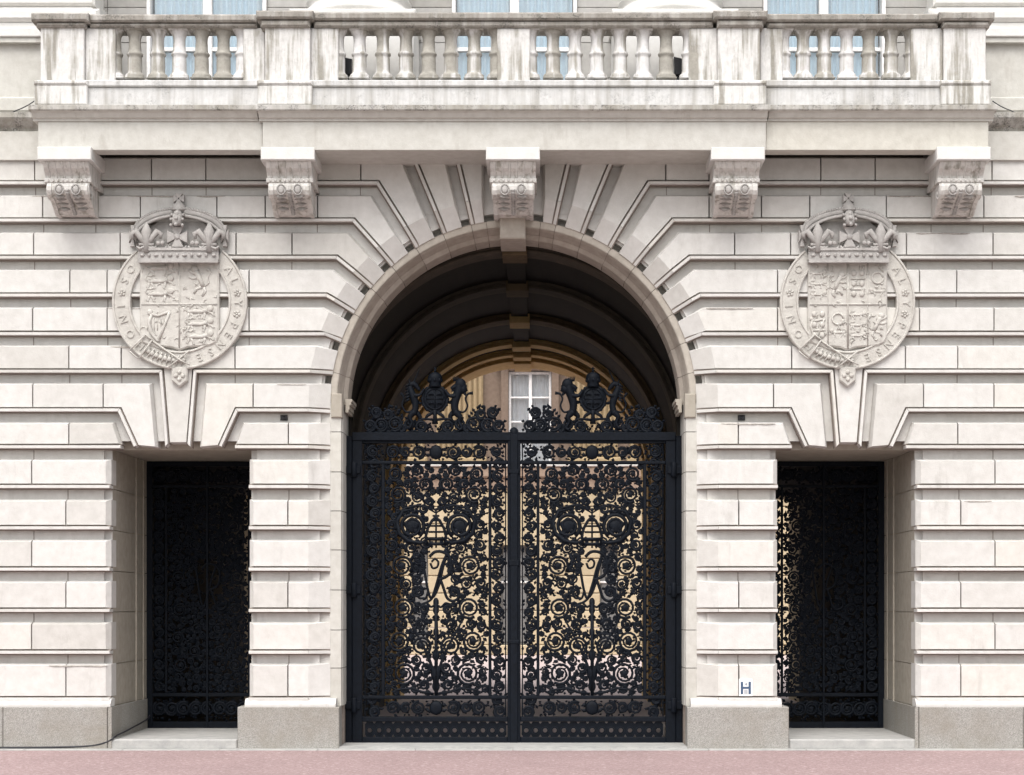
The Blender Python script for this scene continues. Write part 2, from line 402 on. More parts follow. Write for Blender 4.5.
def course(sg, top, bot, joints, arch=True, ch0=.35, ch1=.35):
    """one course between an upper and a lower boundary polyline (px), split at vertical joints"""
    bot2=offset_line(bot,-OFS*4.2)     # block ends above its lip
    if arch:
        t2,b2,bl=clip_path(top,R2),clip_path(bot2,R2),clip_path(bot,R2)
        t1,b1=clip_path(top,R1),clip_path(bot2,R1)
        # splayed voussoir end
        poly=[t2[0],t1[0]]+arc_pts(t1[0],b1[0],R1)+[b1[0],b2[0]]+arc_pts(b2[0],t2[0],R2)
        ins=[2.2]+[0]*(len(arc_pts(t1[0],b1[0],R1))+1)+[.5]+[0.3]*(len(arc_pts(b2[0],t2[0],R2))+1)
        jit=random.uniform(-.004,.004)
        emit(sg,poly,ins,jit)
        first_arc=arc_pts(b1[0],t1[0],R1)
    else: t1,b1,bl=top,bot2,bot; first_arc=[]; jit=random.uniform(-.004,.004)
    tt,bb=t1,b1
    js=[j for j in joints if tt[0].x+4<j and bb[0].x+4<j and j<min(tt[-1].x,bb[-1].x)-4]
    def split(P,u):
        for i in range(len(P)-1):
            if P[i].x<=u<P[i+1].x:
                q=P[i].lerp(P[i+1],(u-P[i].x)/(P[i+1].x-P[i].x))
                return P[:i+1]+[q],[q]+P[i+1:]
        return P,[P[-1]]
    first=True
    for j in sorted(js)+[None]:
        if j is None: ta,ba=tt,bb
        else:
            ta,tt=split(tt,j-.35); ba,bb=split(bb,j-.35)
            _,tt=split([ta[-1]]+tt[1:],j+.35); _,bb=split([ba[-1]]+bb[1:],j+.35)
        poly=ta+ba[::-1]+(first_arc if first else [])
        ins=[2.2]*(len(ta)-1)+[ch1 if j is None else .35]+[.6]*(len(ba)-1)+([0]*(len(first_arc)+1) if (first and arch) else [ch0 if first else .35])
        emit(sg,poly,ins,jit if first else random.uniform(-.004,.004)); first=False
    # broken black crust on the upper fillet of some blocks
    for i in range(len(t1)-1):
        if abs(t1[i].y-t1[i+1].y)>.2: continue
        u=t1[i].x+3
        while u<t1[i+1].x-6:
            l=random.uniform(16,64)
            if random.random()<.13:
                v=t1[i].y+2.1; u2=min(u+l,t1[i+1].x-2); nn=max(2,int((u2-u)/5))
                lo_=[V2(u+(u2-u)*q/nn,v+random.uniform(.35,1.15)*(0.3 if q in(0,nn) else 1)) for q in range(nn+1)]
                up_=[V2(u2,v-.25),V2(u,v-.25)]
                wall.prism([(sx(sg,p.x),zv(p.y)) for p in lo_+up_],.05,depth_fn(PF+.0055),mi=2)
            u+=l+random.uniform(4,30)
    # the lip under the course
    lo=bl; up=clip_path(offset_line(bot,-OFS*3.0),R2) if arch else offset_line(bot,-OFS*3.0)
    f=depth_fn(PL)
    for i in range(len(lo)-1):
        if lo[i].y>440 and lo[i+1].y>440 and abs(lo[i].y-448)<.1: continue
        a=[lo[i]]; c_=[up[i]]
        segs=[(lo[i],lo[i+1],up[i],up[i+1])]
        if arch and i==0:
            m0=clip_path([lo[0],lo[1]],R1)[0] if rho(lo[0].x,lo[0].y)<R1 else lo[0]
            m1=clip_path([up[0],up[1]],R1)[0]
            segs=[(lo[0],m0,up[0],m1),(m0,lo[1],m1,up[1])]
        for p0,p1,q0,q1 in segs:
            if (p1-p0).length<.3: continue
            wall.prism([(sx(sg,p.x),zv(p.y)) for p in (p0,p1,q1,q0)],.0,f,[.25/S]*4,depth_fn(PL-.012))
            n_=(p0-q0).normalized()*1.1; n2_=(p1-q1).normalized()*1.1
            wall.prism([(sx(sg,p.x),zv(p.y)) for p in (p0,p1,p1+n2_,p0+n_)],.0,depth_fn(.125),mi=1)  # dark strip under the lip, painting in its shadow line
            wall.prism([(sx(sg,p.x),zv(p.y)) for p in (q0-n_*1.2,q1-n2_*1.2,q1,q0)],.0,depth_fn(.122),mi=1)  # groove above the lip darkened the same way, shade as colour
far=[540,577,612,650,688,722]
def J(lst,par): return [CX-x for x in lst]+[far[i] for i in range(par,6,2)]
JT={1:J([38,92,154,208,319,362],0),2:J([1,46,98,143,219,267,319],1),3:J([37,123,238,293.6],0),4:J([73,110,251],1),
    5:J([36,110,251],0),6:J([72,124,237],1),7:J([36,106,255],0),8:J([72,290],1),0:J([10,60,110,180,250,300,350,390],0),-1:[]}
# low pier courses
PB=[449.5,489,530,571,612,653.5,700]; PT=[460,500,540,581,622,663.3]
for sg in (-1,1):
    # voussoir beside the keystone, and the first big one
    course(sg,[V2(29.5,300),V2(29.5,VT)],Lp[-1],[])
    course(sg,Tp[-1]+[V2(226,VT)],Lp[0],[])
    for k_ in range(1,7): course(sg,Tp[k_-1] if k_>1 else Tp[0][:2]+[V2(UE,Tp[0][1].y)],Lp[k_],JT[k_])
    # course seven, cut by the keystone of the side doorway, on its two sides
    course(sg,[V2(100,384),V2(QC-26.6,384),V2(QC-20.9,448)],[V2(100,413),V2(QC-59.5,413),V2(QC-43.6,448)],JT[7])
    course(sg,[V2(QC+20.9,448),V2(QC+26.6,384),V2(UE,384)],[V2(QC+43.6,448),V2(QC+59.5,413),V2(UE,413)],JT[7],arch=False)
    course(sg,[V2(100,423),V2(QC-64,423),V2(QC-56.6,445.0)],[V2(100,449.5),V2(QC-56.6,449.5)],JT[8])
    course(sg,[V2(QC+56.6,445.0),V2(QC+64,423),V2(UE,423)],[V2(QC+56.6,449.5),V2(UE,449.5)],JT[8],arch=False)
    for i in range(6):
        b_=PB[i+1]; t_=PT[i]; last=(i==5)
        course(sg,[V2(100,t_),V2(262.6,t_)],[V2(100,b_),V2(262.6,b_)],[224] if i%2 else [],ch1=4.5)
        jl=[CX-x for x in ([35] if i%2==0 else [69])]+[far[q] for q in range(i%2,6,2)]
        course(sg,[V2(400.4,t_),V2(UE,t_)],[V2(400.4,b_),V2(UE,b_)],jl,arch=False,ch0=4.5)
    # channel floors, stopping short of the arch and of the doorways
    def floor_strip(Lq,Tq,arch=True):
        if arch: Lq,Tq=clip_path(Lq,R2+9.5),clip_path(Tq,R2+9.5)
        poly=[V2(p.x,p.y) for p in Lq]+[V2(p.x,p.y) for p in Tq[::-1]]
        wall.prism([(sx(sg,p.x),zv(p.y)) for p in poly],.05,-FL)
    for k_ in (1,2,3,4,5): floor_strip([p+V2(0,-1.5) if i else p for i,p in enumerate(Lp[k_])],[p+V2(0,1.5) if i else p for i,p in enumerate(Tp[k_])])
    floor_strip([V2(100,373),V2(QC-17,373),V2(QC-12,441.5)],[V2(100,387.5),V2(QC-29,387.5),V2(QC-23,441.5)])
    floor_strip([V2(QC+12,441.5),V2(QC+17,373),V2(UE,373)],[V2(QC+23,441.5),V2(QC+29,387.5),V2(UE,387.5)],False)
    floor_strip([V2(100,411.5),V2(QC-58.5,411.5),V2(QC-45,441.5)],[V2(100,426),V2(QC-65.5,426),V2(QC-58,441.5)])
    floor_strip([V2(QC+45,441.5),V2(QC+58.5,411.5),V2(UE,411.5)],[V2(QC+58,441.5),V2(QC+65.5,426),V2(UE,426)],False)
    for i in range(6):
        wall.box(sx(sg,193.5),sx(sg,256),.02,-FL,zv(PT[i]+1),zv(PB[i]-1)); wall.box(sx(sg,408.5),sx(sg,UE),.02,-FL,zv(PT[i]+1),zv(PB[i]-1))
    # mortar joints inside the channels
    for k_ in list(range(1,7)):
        vt=Lp[k_][-1].y
        for j in JT[k_]:
            jj=j+1.2
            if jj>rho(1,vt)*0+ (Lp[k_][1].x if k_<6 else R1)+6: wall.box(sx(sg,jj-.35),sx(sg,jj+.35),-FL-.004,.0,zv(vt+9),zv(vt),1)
    for i in range(6):
        for j in ([224] if i%2==1 else [])+[CX-x for x in ([35] if i%2==0 else [69])]:
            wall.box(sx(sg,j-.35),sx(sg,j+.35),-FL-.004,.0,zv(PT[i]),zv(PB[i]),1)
    # backing plane of the channels
    def quad(u0,u1,v0,v1): wall.add([(sx(sg,u0),0,zv(v0)),(sx(sg,u1),0,zv(v0)),(sx(sg,u1),0,zv(v1)),(sx(sg,u0),0,zv(v1))],[(0,1,2,3)])
    quad(R2,262,CV,748); quad(262,401,CV,441.5); quad(401,UE,CV,748)
    NA=40; RP=R2+7
    for i in range(NA):
        a0,a1=PI/2*i/NA,PI/2*(i+1)/NA
        q=lambda r,a: V2(r*math.sin(a),CV-r*math.cos(a))
        p0,p1=q(RP,a0),q(RP,a1)
        fv=lambda p: max(p.y,100)
        ue=UE
        for (va,vb_,ua) in ((p0.y,p1.y,UE),):
            wall.add([(sx(sg,p0.x),0,zv(p0.y)),(sx(sg,p1.x),0,zv(p1.y)),(sx(sg,UE),0,zv(p1.y)),(sx(sg,UE),0,zv(p0.y))],[(0,1,2,3)])
        # deeper pocket where the channels meet the arch surround
        r0,r1=q(R2,a0),q(R2,a1)
        X=lambda p,y: (sx(sg,p.x),y,zv(p.y))
        wall.add([X(p0,0),X(p1,0),X(p1,.15),X(p0,.15),X(r1,.15),X(r0,.15),X(r1,-.01),X(r0,-.01)],[(0,1,2,3),(3,2,4,5),(5,4,6,7)])
    quad(0,UE,161.5,CV-RP); quad(0,228,100,161.5)
    wall.add([(sx(sg,228),0,zv(161.5)),(sx(sg,UE),0,zv(161.5)),(sx(sg,UE),.5,zv(161.5)),(sx(sg,228),.5,zv(161.5)),(sx(sg,228),0,zv(100)),(sx(sg,228),.5,zv(100)),(sx(sg,UE),.5,zv(100))],[(0,1,2,3),(0,3,5,4),(3,2,6,5)],1)  # dark-coloured void behind the soffit, standing in for deep shade
    # outer corner return of the building
    wall.add([(sx(sg,UE),-.1,0),(sx(sg,UE),11.8,0),(sx(sg,UE),11.8,zv(100)),(sx(sg,UE),-.1,zv(100))],[(0,1,2,3)])
wall.build('rusticated_wall',[M['stone'],M['mortar_shade'],M['grime']],palace)

# arch surround (archivolt and jambs) swept round the opening
def sweep_arch(mb, prof, y_off=0, n=64, vbot=748, mi=0, Rfun=None, smooth=False, center_v=CV):
    st=[]
    for sgn,seq in ((-1,[vbot,center_v+1e-3]),):
        for v in seq: st.append(('j',-1,v))
    path=[]
    for r,y in prof: pass
    rows=[]
    rows.append([(-r/S,y,zv(vbot)) for r,y in prof])
    for i in range(n+1):
        a=-PI/2+PI*i/n
        rows.append([(r/S*math.sin(a),y,zv(center_v)+r/S*math.cos(a)) for r,y in prof])
    rows.append([(r/S,y,zv(vbot)) for r,y in prof])
    k=len(prof); vs=[p for r_ in rows for p in r_]; fs=[]
    for i in range(len(rows)-1):
        for j in range(k-1): fs.append((i*k+j,i*k+j+1,(i+1)*k+j+1,(i+1)*k+j))
    mb.add(vs,fs,mi,smooth)
mb=MB()
def arch_stones(prof, cuts, mb):
    for i in range(len(cuts)-1):
        a0,a1=cuts[i],cuts[i+1]; n=6; g=.0012
        rows=[]
        for q in range(n+1):
            a=a0+g+(a1-a0-2*g)*q/n
            rows.append([(r/S*math.sin(a),y,zv(CV)+r/S*math.cos(a)) for r,y in prof])
        k=len(prof); vs=[p for r_ in rows for p in r_]
        mb.add(vs,[(q*k+j,q*k+j+1,(q+1)*k+j+1,(q+1)*k+j) for q in range(n) for j in range(k-1)])
AB=[(R2+.5,.26),(R2+.5,.0),(R2,-.005),(177.5,.01),(176.5,.02),(176.5,.06)]
AP=[(176.5,.055),(175.5,.075),(173.5,.16),(172.5,.19),(172.5,.22),(R3+.5,.27),(R3,.29),(R3,.66)]
cuts=[math.radians(d) for d in (-90,-80.4,-70.6,-60.8,-51.2,-41.8,-32.2,-22.6,-13.4,-8.6,8.6,13.4,22.6,32.2,41.8,51.2,60.8,70.6,80.4,90)]
arch_stones(AP,cuts,mb); mba=MB(); arch_stones(AB,cuts,mba)
M['jamb']=stone('jamb_stone',(.56,.55,.51),(.46,.445,.405),stain_amt=.4,island=.05)
mbj=MB()
JP=[(R2+.5,.004),(R2+.5,-.018),(172.5,-.018),(172,-.01),(172,.06),(171,.08),(170.8,.66)]
for sg in (-1,1):
    mbj=MB()
    vs_=[CV,432,472,511,550,590,630,668,706]
    for i in range(len(vs_)-1):
        k=len(JP)
        a=[(sg*r/S,y,zv(vs_[i]+.35)) for r,y in JP]; b_=[(sg*r/S,y,zv(vs_[i+1]-.35)) for r,y in JP]
        mbj.add(a+b_,[(j,j+1,k+j+1,k+j) for j in range(k-1)])
    mbj.build('jamb',M['jamb'],palace)
surround=mb.build('arch_surround',M['archst'],palace); mba.build('arch_band',M['archl'],palace)
mb=MB()
sweep_arch(mb,[(R2-1,.03),(R3+7,.27),(R3+4,.30),(R3+4,.66)],vbot=748)
mb.build('mortar_bed',M['mortar_shade'],palace)
# imposts
for sg in (-1,1):
    mb=MB()
    prof=[(R3+1,-.0,398),(160,.12,398),(159,.12,401),(160.5,.12,404),(163,.12,408),(163.5,.12,412),(R3+1,.12,415)]
    for (ua,ub,va,vb_) in ((162.5,R3+1,398,401),(163.5,R3+1,401,404),(165,R3+1,404,408.5),(166,R3+1,408.5,411.5)):
        mb.box(sx(sg,ua),sx(sg,ub),.11,.655,zv(va),zv(vb_))
    mb.bbox(sx(sg,R3+3),sx(sg,R2-1),-.05,.09,zv(418),zv(394),.012)
    mb.build('impost',M['reveal'],palace)
# keystone block below the middle bracket
mb=MB(); mb.bbox(wx(500,-.06),wx(525.5,-.06),-.14,.64,wz(240,-.06),wz(212,-.06),.015)
mb.build('keystone',M['archst'],palace)

# plinths, base moulding, steps
def plinth(u0,u1,sg,moulding_u=None):
    mb=MB(); p=.235; cs=[u0,u1] if u1<400 else [u0,505,640,u1]
    for a,b_ in zip(cs,cs[1:]): mb.bbox(sx(sg,a+.2),sx(sg,b_-.2),-p,0.05,0,zv(706),.010)
    o=mb.build('plinth',M['granite'],palace)
    mb=MB(); a,b_=moulding_u
    z0,z1,z2=zv(705.8),zv(703.2),zv(698)
    mb.xprism([(.01,z0),(-.215,z0),(-.215,z1),(-.20,z1+.015),(-.153,z2),(.01,z2)],sx(sg,a),sx(sg,b_))
    mb.build('base_moulding',M['stone'],palace)
for sg in (-1,1):
    plinth(172,273,sg,(176,266))
    plinth(401.5,UE+2,sg,(399,UE+1))
# right/left doorways
SIDE_Y=1.8
for sg in (-1,1):
    mb=MB(); mb.bbox(sx(sg,273.5),sx(sg,401),-.215,SIDE_Y+.4,0.0,zv(738),.015)
    mb.build('doorstep',M['sill'],palace)
    mb=MB()
    # reveals: outer part, a small rebate, inner part
    for u,d in ((262,1),(401,-1)):
        for (ya,yb,du) in ((0,1.25,0),(1.25,1.6,1.5),(1.6,SIDE_Y+.15,2.5)):
            hs=[748,706,664,612,571,530,489,449.5]
            for i in range(len(hs)-1):
                e=0 if i>0 else 0
                x_=sx(sg,u+d*(du))
                mb.add([(x_,ya,zv(hs[i]-.3)),(x_,yb,zv(hs[i]-.3)),(x_,yb,zv(hs[i+1]+.3)),(x_,ya,zv(hs[i+1]+.3))],[(0,1,2,3)])
            if du: mb.box(sx(sg,u+d*(du-1.5 if du==1.5 else du-1.0)),sx(sg,u+d*du),ya,ya+.004,0,zv(449.5))
    mb.box(sx(sg,260.5),sx(sg,402.5),.09,SIDE_Y+.15,zv(449.4),zv(439))
    mb.add([(sx(sg,262),.0,zv(441.5)),(sx(sg,402.5),.0,zv(441.5)),(sx(sg,402.5),.1,zv(441.5)),(sx(sg,262),.1,zv(441.5))],[(0,1,2,3)])
    mb.build('doorway_reveal',M['reveal'],palace)
    # granite base of the reveals
    mb=MB()
    mb.box(sx(sg,401),sx(sg,397.5),-.23,SIDE_Y+.1,0,zv(706.2)); mb.build('reveal_plinth',M['granite'],palace)
    mb=MB(); mb.box(sx(sg,272.8),sx(sg,265.5),-.1,SIDE_Y+.1,0,zv(706.2)); mb.build('reveal_plinth',M['granite'],palace)
    # passage behind
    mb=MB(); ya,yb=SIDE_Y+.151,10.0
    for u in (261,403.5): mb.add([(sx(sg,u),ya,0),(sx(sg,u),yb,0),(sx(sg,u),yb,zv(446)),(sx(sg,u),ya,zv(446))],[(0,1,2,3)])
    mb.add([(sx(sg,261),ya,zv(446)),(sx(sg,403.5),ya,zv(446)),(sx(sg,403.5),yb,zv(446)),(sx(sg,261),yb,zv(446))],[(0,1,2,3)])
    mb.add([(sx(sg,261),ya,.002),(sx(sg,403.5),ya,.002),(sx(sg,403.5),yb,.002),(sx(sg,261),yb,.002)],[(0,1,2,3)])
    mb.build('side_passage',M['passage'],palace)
mb=MB(); mb.box(-172/S,172/S,-.24,.75,-.05,.035); mb.build('threshold',M['sill'],palace)

# main vaulted passage
YE=11.6; RV=194.0; VV=421.0
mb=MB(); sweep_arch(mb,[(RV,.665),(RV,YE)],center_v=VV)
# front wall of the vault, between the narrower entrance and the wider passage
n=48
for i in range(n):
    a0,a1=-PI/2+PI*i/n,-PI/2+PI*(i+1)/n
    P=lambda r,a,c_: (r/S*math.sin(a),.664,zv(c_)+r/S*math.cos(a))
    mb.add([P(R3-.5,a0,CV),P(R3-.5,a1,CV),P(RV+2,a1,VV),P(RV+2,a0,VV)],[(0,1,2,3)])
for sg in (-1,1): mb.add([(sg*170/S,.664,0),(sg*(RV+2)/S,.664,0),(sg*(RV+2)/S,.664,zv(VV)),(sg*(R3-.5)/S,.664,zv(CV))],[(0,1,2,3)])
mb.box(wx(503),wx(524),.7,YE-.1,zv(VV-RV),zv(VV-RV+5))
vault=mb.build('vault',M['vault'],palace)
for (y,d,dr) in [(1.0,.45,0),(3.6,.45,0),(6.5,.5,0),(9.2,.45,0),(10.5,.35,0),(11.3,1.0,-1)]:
    mb=MB()
    r=186.0+dr
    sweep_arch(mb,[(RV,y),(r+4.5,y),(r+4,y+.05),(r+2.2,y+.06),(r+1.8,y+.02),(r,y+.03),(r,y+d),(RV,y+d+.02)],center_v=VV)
    kb=MB(); kb.bbox(-13/S,13/S,y-.06,y+d+.05,zv(VV)+(r-5)/S,zv(VV)+(r+7)/S,.015); kb.build('keystone_block',M['rib_lit'] if y>6 else M['rib'],vault)  # far keystones get the painted-in courtyard light as well
    mb.build('rib',M['rib_lit'] if y>9 else M['rib'] if y>6 else M['ribd'],vault)  # rib colour brightens with depth, imitating light from the courtyard

# body of the wing over and between the passages (keeps daylight out of the passages)
mb=MB(); zt=zv(100); H=15.0
x9=UE/S-.02
mb.box(-x9,x9,1.9,YE,zv(222),H)
for sg in (-1,1):
    for (a,b_) in ((196,258.5),(406,UE-2)): mb.box(sx(sg,a),sx(sg,b_),.70,YE,0.001,zv(222))
    mb.box(sx(sg,258.5),sx(sg,406),SIDE_Y+.2,YE,zv(444),zv(222))
# spandrel over the vault at its far end
for sg in (-1,1):
    n=24
    for i in range(n):
        a0,a1=PI/2*i/n,PI/2*(i+1)/n; r=RV/S
        mb.add([(sg*r*math.sin(a0),YE,zv(VV)+r*math.cos(a0)),(sg*r*math.sin(a1),YE,zv(VV)+r*math.cos(a1)),
                (sg*r*math.sin(a1),YE,zv(221)),(sg*r*math.sin(a0),YE,zv(221))],[(0,1,2,3)])
mb.build('wing_body',M['court'],palace)

# ------------------------------------------------------------------ upper storey
YU=.95
mb=MB()
wins=[(147.5,267),(452,577),(763,885)]
xs=[-UE/S]
for a,b_ in wins: xs+=[wx(a,YU),wx(b_,YU)]
xs.append(UE/S)
ZF=wz(98,-.3)                           # balcony floor
for i in range(0,len(xs),2):
    # courses of ashlar with tight joints
    z=ZF-.3; r_=0
    while z<H:
        zz=min(H,z+.46); x=xs[i]; 
        nb=max(1,int(round((xs[i+1]-xs[i])/.55)))
        for q in range(nb):
            xa=xs[i]+(xs[i+1]-xs[i])*q/nb; xb=xs[i]+(xs[i+1]-xs[i])*(q+1)/nb
            mb.bbox(xa+.003,xb-.003,YU,YU+.5,z+.003,zz-.003,.006)
        z=zz; r_+=1
for a,b_ in wins: mb.box(wx(a,YU),wx(b_,YU),YU,YU+.5,ZF+4.3,H)
mb.box(-UE/S,UE/S,YU+.02,YU+.9,ZF-.35,ZF-.3+.02)
mb.build('upper_wall',M['upper'],palace)
mb=MB(); mb.box(-UE/S+.05,UE/S-.05,0.0,YU+.4,ZF-.12,ZF); mb.build('balcony_floor',M['weath'],palace)
for a,b_ in wins:
    x0,x1=wx(a,YU),wx(b_,YU); y=YU+.05
    mb=MB(); fw=.05
    mb.bbox(x0,x0+fw,y-.12,y+.1,ZF,ZF+4.3,.01); mb.bbox(x1-fw,x1,y-.12,y+.1,ZF,ZF+4.3,.01); mb.bbox(x0+fw,x1-fw,y-.12,y+.1,ZF+4.2,ZF+4.3,.01)
    xm=(x0+x1)/2
    mb.bbox(xm-.06,xm+.06,y-.05,y+.06,ZF,ZF+4.2,.01)
    for zz in (ZF+.02,wz(50,y),ZF+1.9,ZF+3.3):
        for (xa,xb) in ((x0+fw,xm-.06),(xm+.06,x1-fw)): mb.bbox(xa,xb,y-.03,y+.05,zz-.025,zz+.025,.006)
    w=mb.build('window',M['wframe'],palace)
    mb=MB(); mb.box(x0+fw,x1-fw,y+.012,y+.018,ZF,ZF+4.2); mb.build('pane',M['glass'],w)
    # folded curtains
    for (xa,xb) in ((x0+.06,xm-.01),(xm+.01,x1-.06)):
        mb=MB(); n=70; vs=[]; ph=random.random()*9
        for i in range(n+1):
            t=i/n; x=xa+(xb-xa)*t; yy=y+.08+.03*math.sin(t*46+ph+1.5*math.sin(t*9+ph))
            vs+=[(x,yy,ZF),(x,yy+.012*math.sin(t*20),ZF+4.2)]
        mb.add(vs,[(2*i,2*i+2,2*i+3,2*i+1) for i in range(n)],0,True); mb.build('curtain',M['curt'],w)
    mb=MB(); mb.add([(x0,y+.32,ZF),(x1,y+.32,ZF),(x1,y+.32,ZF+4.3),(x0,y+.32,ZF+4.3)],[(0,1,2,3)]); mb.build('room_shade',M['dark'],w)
# half columns on white plinths
for px in (355,673.5):
    Yc=.75; xc=wx(px,Yc-.5); zb=wz(2,.1)
    mb=MB(); mb.bbox(xc-.76,xc+.76,-.02,YU+.01,ZF,zb-.20,.02); mb.bbox(xc-.79,xc+.79,-.05,YU+.01,zb-.20,zb-.13,.02)
    mb.lathe((xc,Yc,zb),[(.73,-.13),(.765,-.09),(.77,-.06),(.74,-.01),(.70,.01),(.70,.03),(.66,.055),(.64,.10),(.66,.14),(.68,.17),(.66,.20),(.61,.22),(.59,.3),(.58,H-zb-.05)],40)
    o=mb.build('column',M['white'],palace)
for sg in (-1,1):     # broad pedestals and pilasters at both ends of the balcony
    e=.15 if sg<0 else .0
    xa=wx(96,.0) if sg<0 else wx(932,.0)
    xb=sx(sg,UE)
    mb=MB()
    z=lambda py: wz(py,.0)
    mb.box(xa-sg*-.0,xb,.05,YU+.01,ZF-.6,z(43)); mb.bbox(xa,xb,-.02,.06,z(112),z(97),.02)
    mb.box(xa-sg*.06,xb,-.03,YU+.01,z(43),z(38)); 
    pd=mb.build('pedestal',M['fascia'],palace)
    mb=MB()
    mb.bbox(xa-sg*.05,xb,-.06,YU+.012,z(38),z(29),.01)
    mb.bbox(xa-sg*.02,xb,.0,YU+.012,z(29),z(22),.01); mb.bbox(xa-sg*.05,xb,-.05,YU+.012,z(22),z(9),.04)
    mb.bbox(xa+sg*.06,xb,.04,YU+.012,z(9),z(5),.01); mb.bbox(xa+sg*.02,xb,.0,YU+.012,z(5),z(-3),.03)
    mb.box(xa+sg*.14,xb,.10,YU+.012,z(-3),H)
    mb.build('pilaster',M['white'],palace)

# ledges at both ends beside the balcony
for sg in (-1,1):
    xa=wx(42,-.1) if sg<0 else wx(984,-.1); xb=sx(sg,UE)+sg*.05
    mb=MB(); Y=-.14; z=lambda py: wz(py,-.2)
    mb.xprism([(.05,z(131)),(-.15,z(131)),(-.17,z(128)),(-.26,z(121)),(-.28,z(119)),(-.28,z(114)),(.10,z(106)),(.10,z(131))],xa,xb)
    l1=mb.build('ledge',M['ledge'],palace)
    mb=MB(); mb.bbox(xa,xb,-.19,.05,z(160),z(131),.006); mb.bbox(xa,xb,-.0,.2,z(108),z(96),.01); mb.build('string_course',M['fascia'],palace)

# ------------------------------------------------------------------ balcony
YB=-.76
mb=MB()
def strip(b_,xa,xb,yf,pys,off):
    pass
secs=[(38,262.5,YB),(262.5,766,YB-.07),(766,988.5,YB)]
# fascia beam and soffit
for a,b_,yf in secs:
    mid=(a==262.5)
    mb.bbox(wx(a,yf),wx(b_,yf),yf,.12 if mid else yf+.22,wz(150.2,yf),wz(119,yf),.006)
    if not mid:
        xo=wx(a,yf) if a<100 else wx(b_,yf); sd=1 if a<100 else -1; mb.box(xo,xo+sd*.4,yf+.22,.12,wz(150.0,yf),wz(119,yf))
    mb.box(wx(a,yf),wx(b_,yf),yf+.02,.12,wz(119.2,yf),wz(108,yf))
balc=mb.build('balcony',M['fascia'],palace)
tag(balc,'stone balcony with a streaked and weathered balustrade')
for a,b_,yf in ((29,259,YB),(256,770,YB-.07),(767,997,YB)):
    mb=MB()
    zt_,zb_=wz(105,yf-.1),wz(119,yf-.1)
    h=zt_-zb_
    mb.xprism([(.1,zb_),(yf-.02,zb_),(yf-.02,zb_+h*.12),(yf-.05,zb_+h*.2),(yf-.08,zb_+h*.45),(yf-.108,zb_+h*.58),(.1,zb_+h*.58)],wx(a+2,yf-.1),wx(b_-2,yf-.1))
    mb.build('cornice',M['fascia'],balc)
    mb=MB(); mb.xprism([(.1,zb_+h*.58),(yf-.122,zb_+h*.58),(yf-.13,zb_+h*.66),(yf-.13,zb_+h*.95),(yf-.115,zb_+h),(.1,zb_+h+.03)],wx(a,yf-.1),wx(b_,yf-.1)); mb.build('cornice_slab',M['ledge'],balc)
# base rail
for a,b_,yf in ((36,259,YB+.05),(310,716,YB-.02),(764,990,YB+.05)):
    mb=MB(); mb.bbox(wx(a+.5,yf),wx(b_-.5,yf),yf,yf+.34,wz(105.5,yf),wz(87,yf),.01)
    mb.bbox(wx(a,yf),wx(b_,yf),yf-.03,yf+.37,wz(87,yf),wz(80.5,yf),.012); mb.build('base_rail',M['base'],balc)
# pedestals
peds=[(40.5,84,35,88,33,90,YB+.03,15),(265,310,258,312.5,257,314,YB-.06,12.5),(718,760,713.5,766,713,767,YB-.06,12.5),(944,986,940,990,938,993,YB+.03,14)]
for (a,b_,a2,b2,a3,b3,yf,tp) in peds:
    mb=MB()
    mb.bbox(wx(a,yf),wx(b_,yf),yf,yf+.42,wz(81,yf),wz(27,yf),.008)
    mb.bbox(wx(a2,yf),wx(b2,yf),yf-.04,yf+.46,wz(105.6,yf),wz(86,yf),.012); mb.bbox(wx(a2-.5,yf),wx(b2+.5,yf),yf-.055,yf+.47,wz(86,yf),wz(81,yf),.02)
    p_=mb.build('pedestal',M['weath'],balc)
    mb=MB(); mb.bbox(wx(a3,yf),wx(b3,yf),yf-.09,yf+.5,wz(tp+8,yf),wz(tp,yf),.02); mb.bbox(wx(a3+4,yf),wx(b3-4,yf),yf-.05,yf+.46,wz(28,yf),wz(tp+8,yf),.025)
    mb.build('pedestal_cap',M['rail'],balc)
# handrail
for a,b_,yf,tp in ((90,257,YB+.07,15.5),(314,713,YB-.0,13.5),(767,938,YB+.07,15)):
    mb=MB(); mb.bbox(wx(a,yf),wx(b_,yf),yf-.06,yf+.36,wz(tp+7.5,yf),wz(tp,yf),.02); mb.bbox(wx(a,yf),wx(b_,yf),yf-.02,yf+.32,wz(27.5,yf),wz(tp+7.5,yf),.02)
    mb.build('handrail',M['rail'],balc)
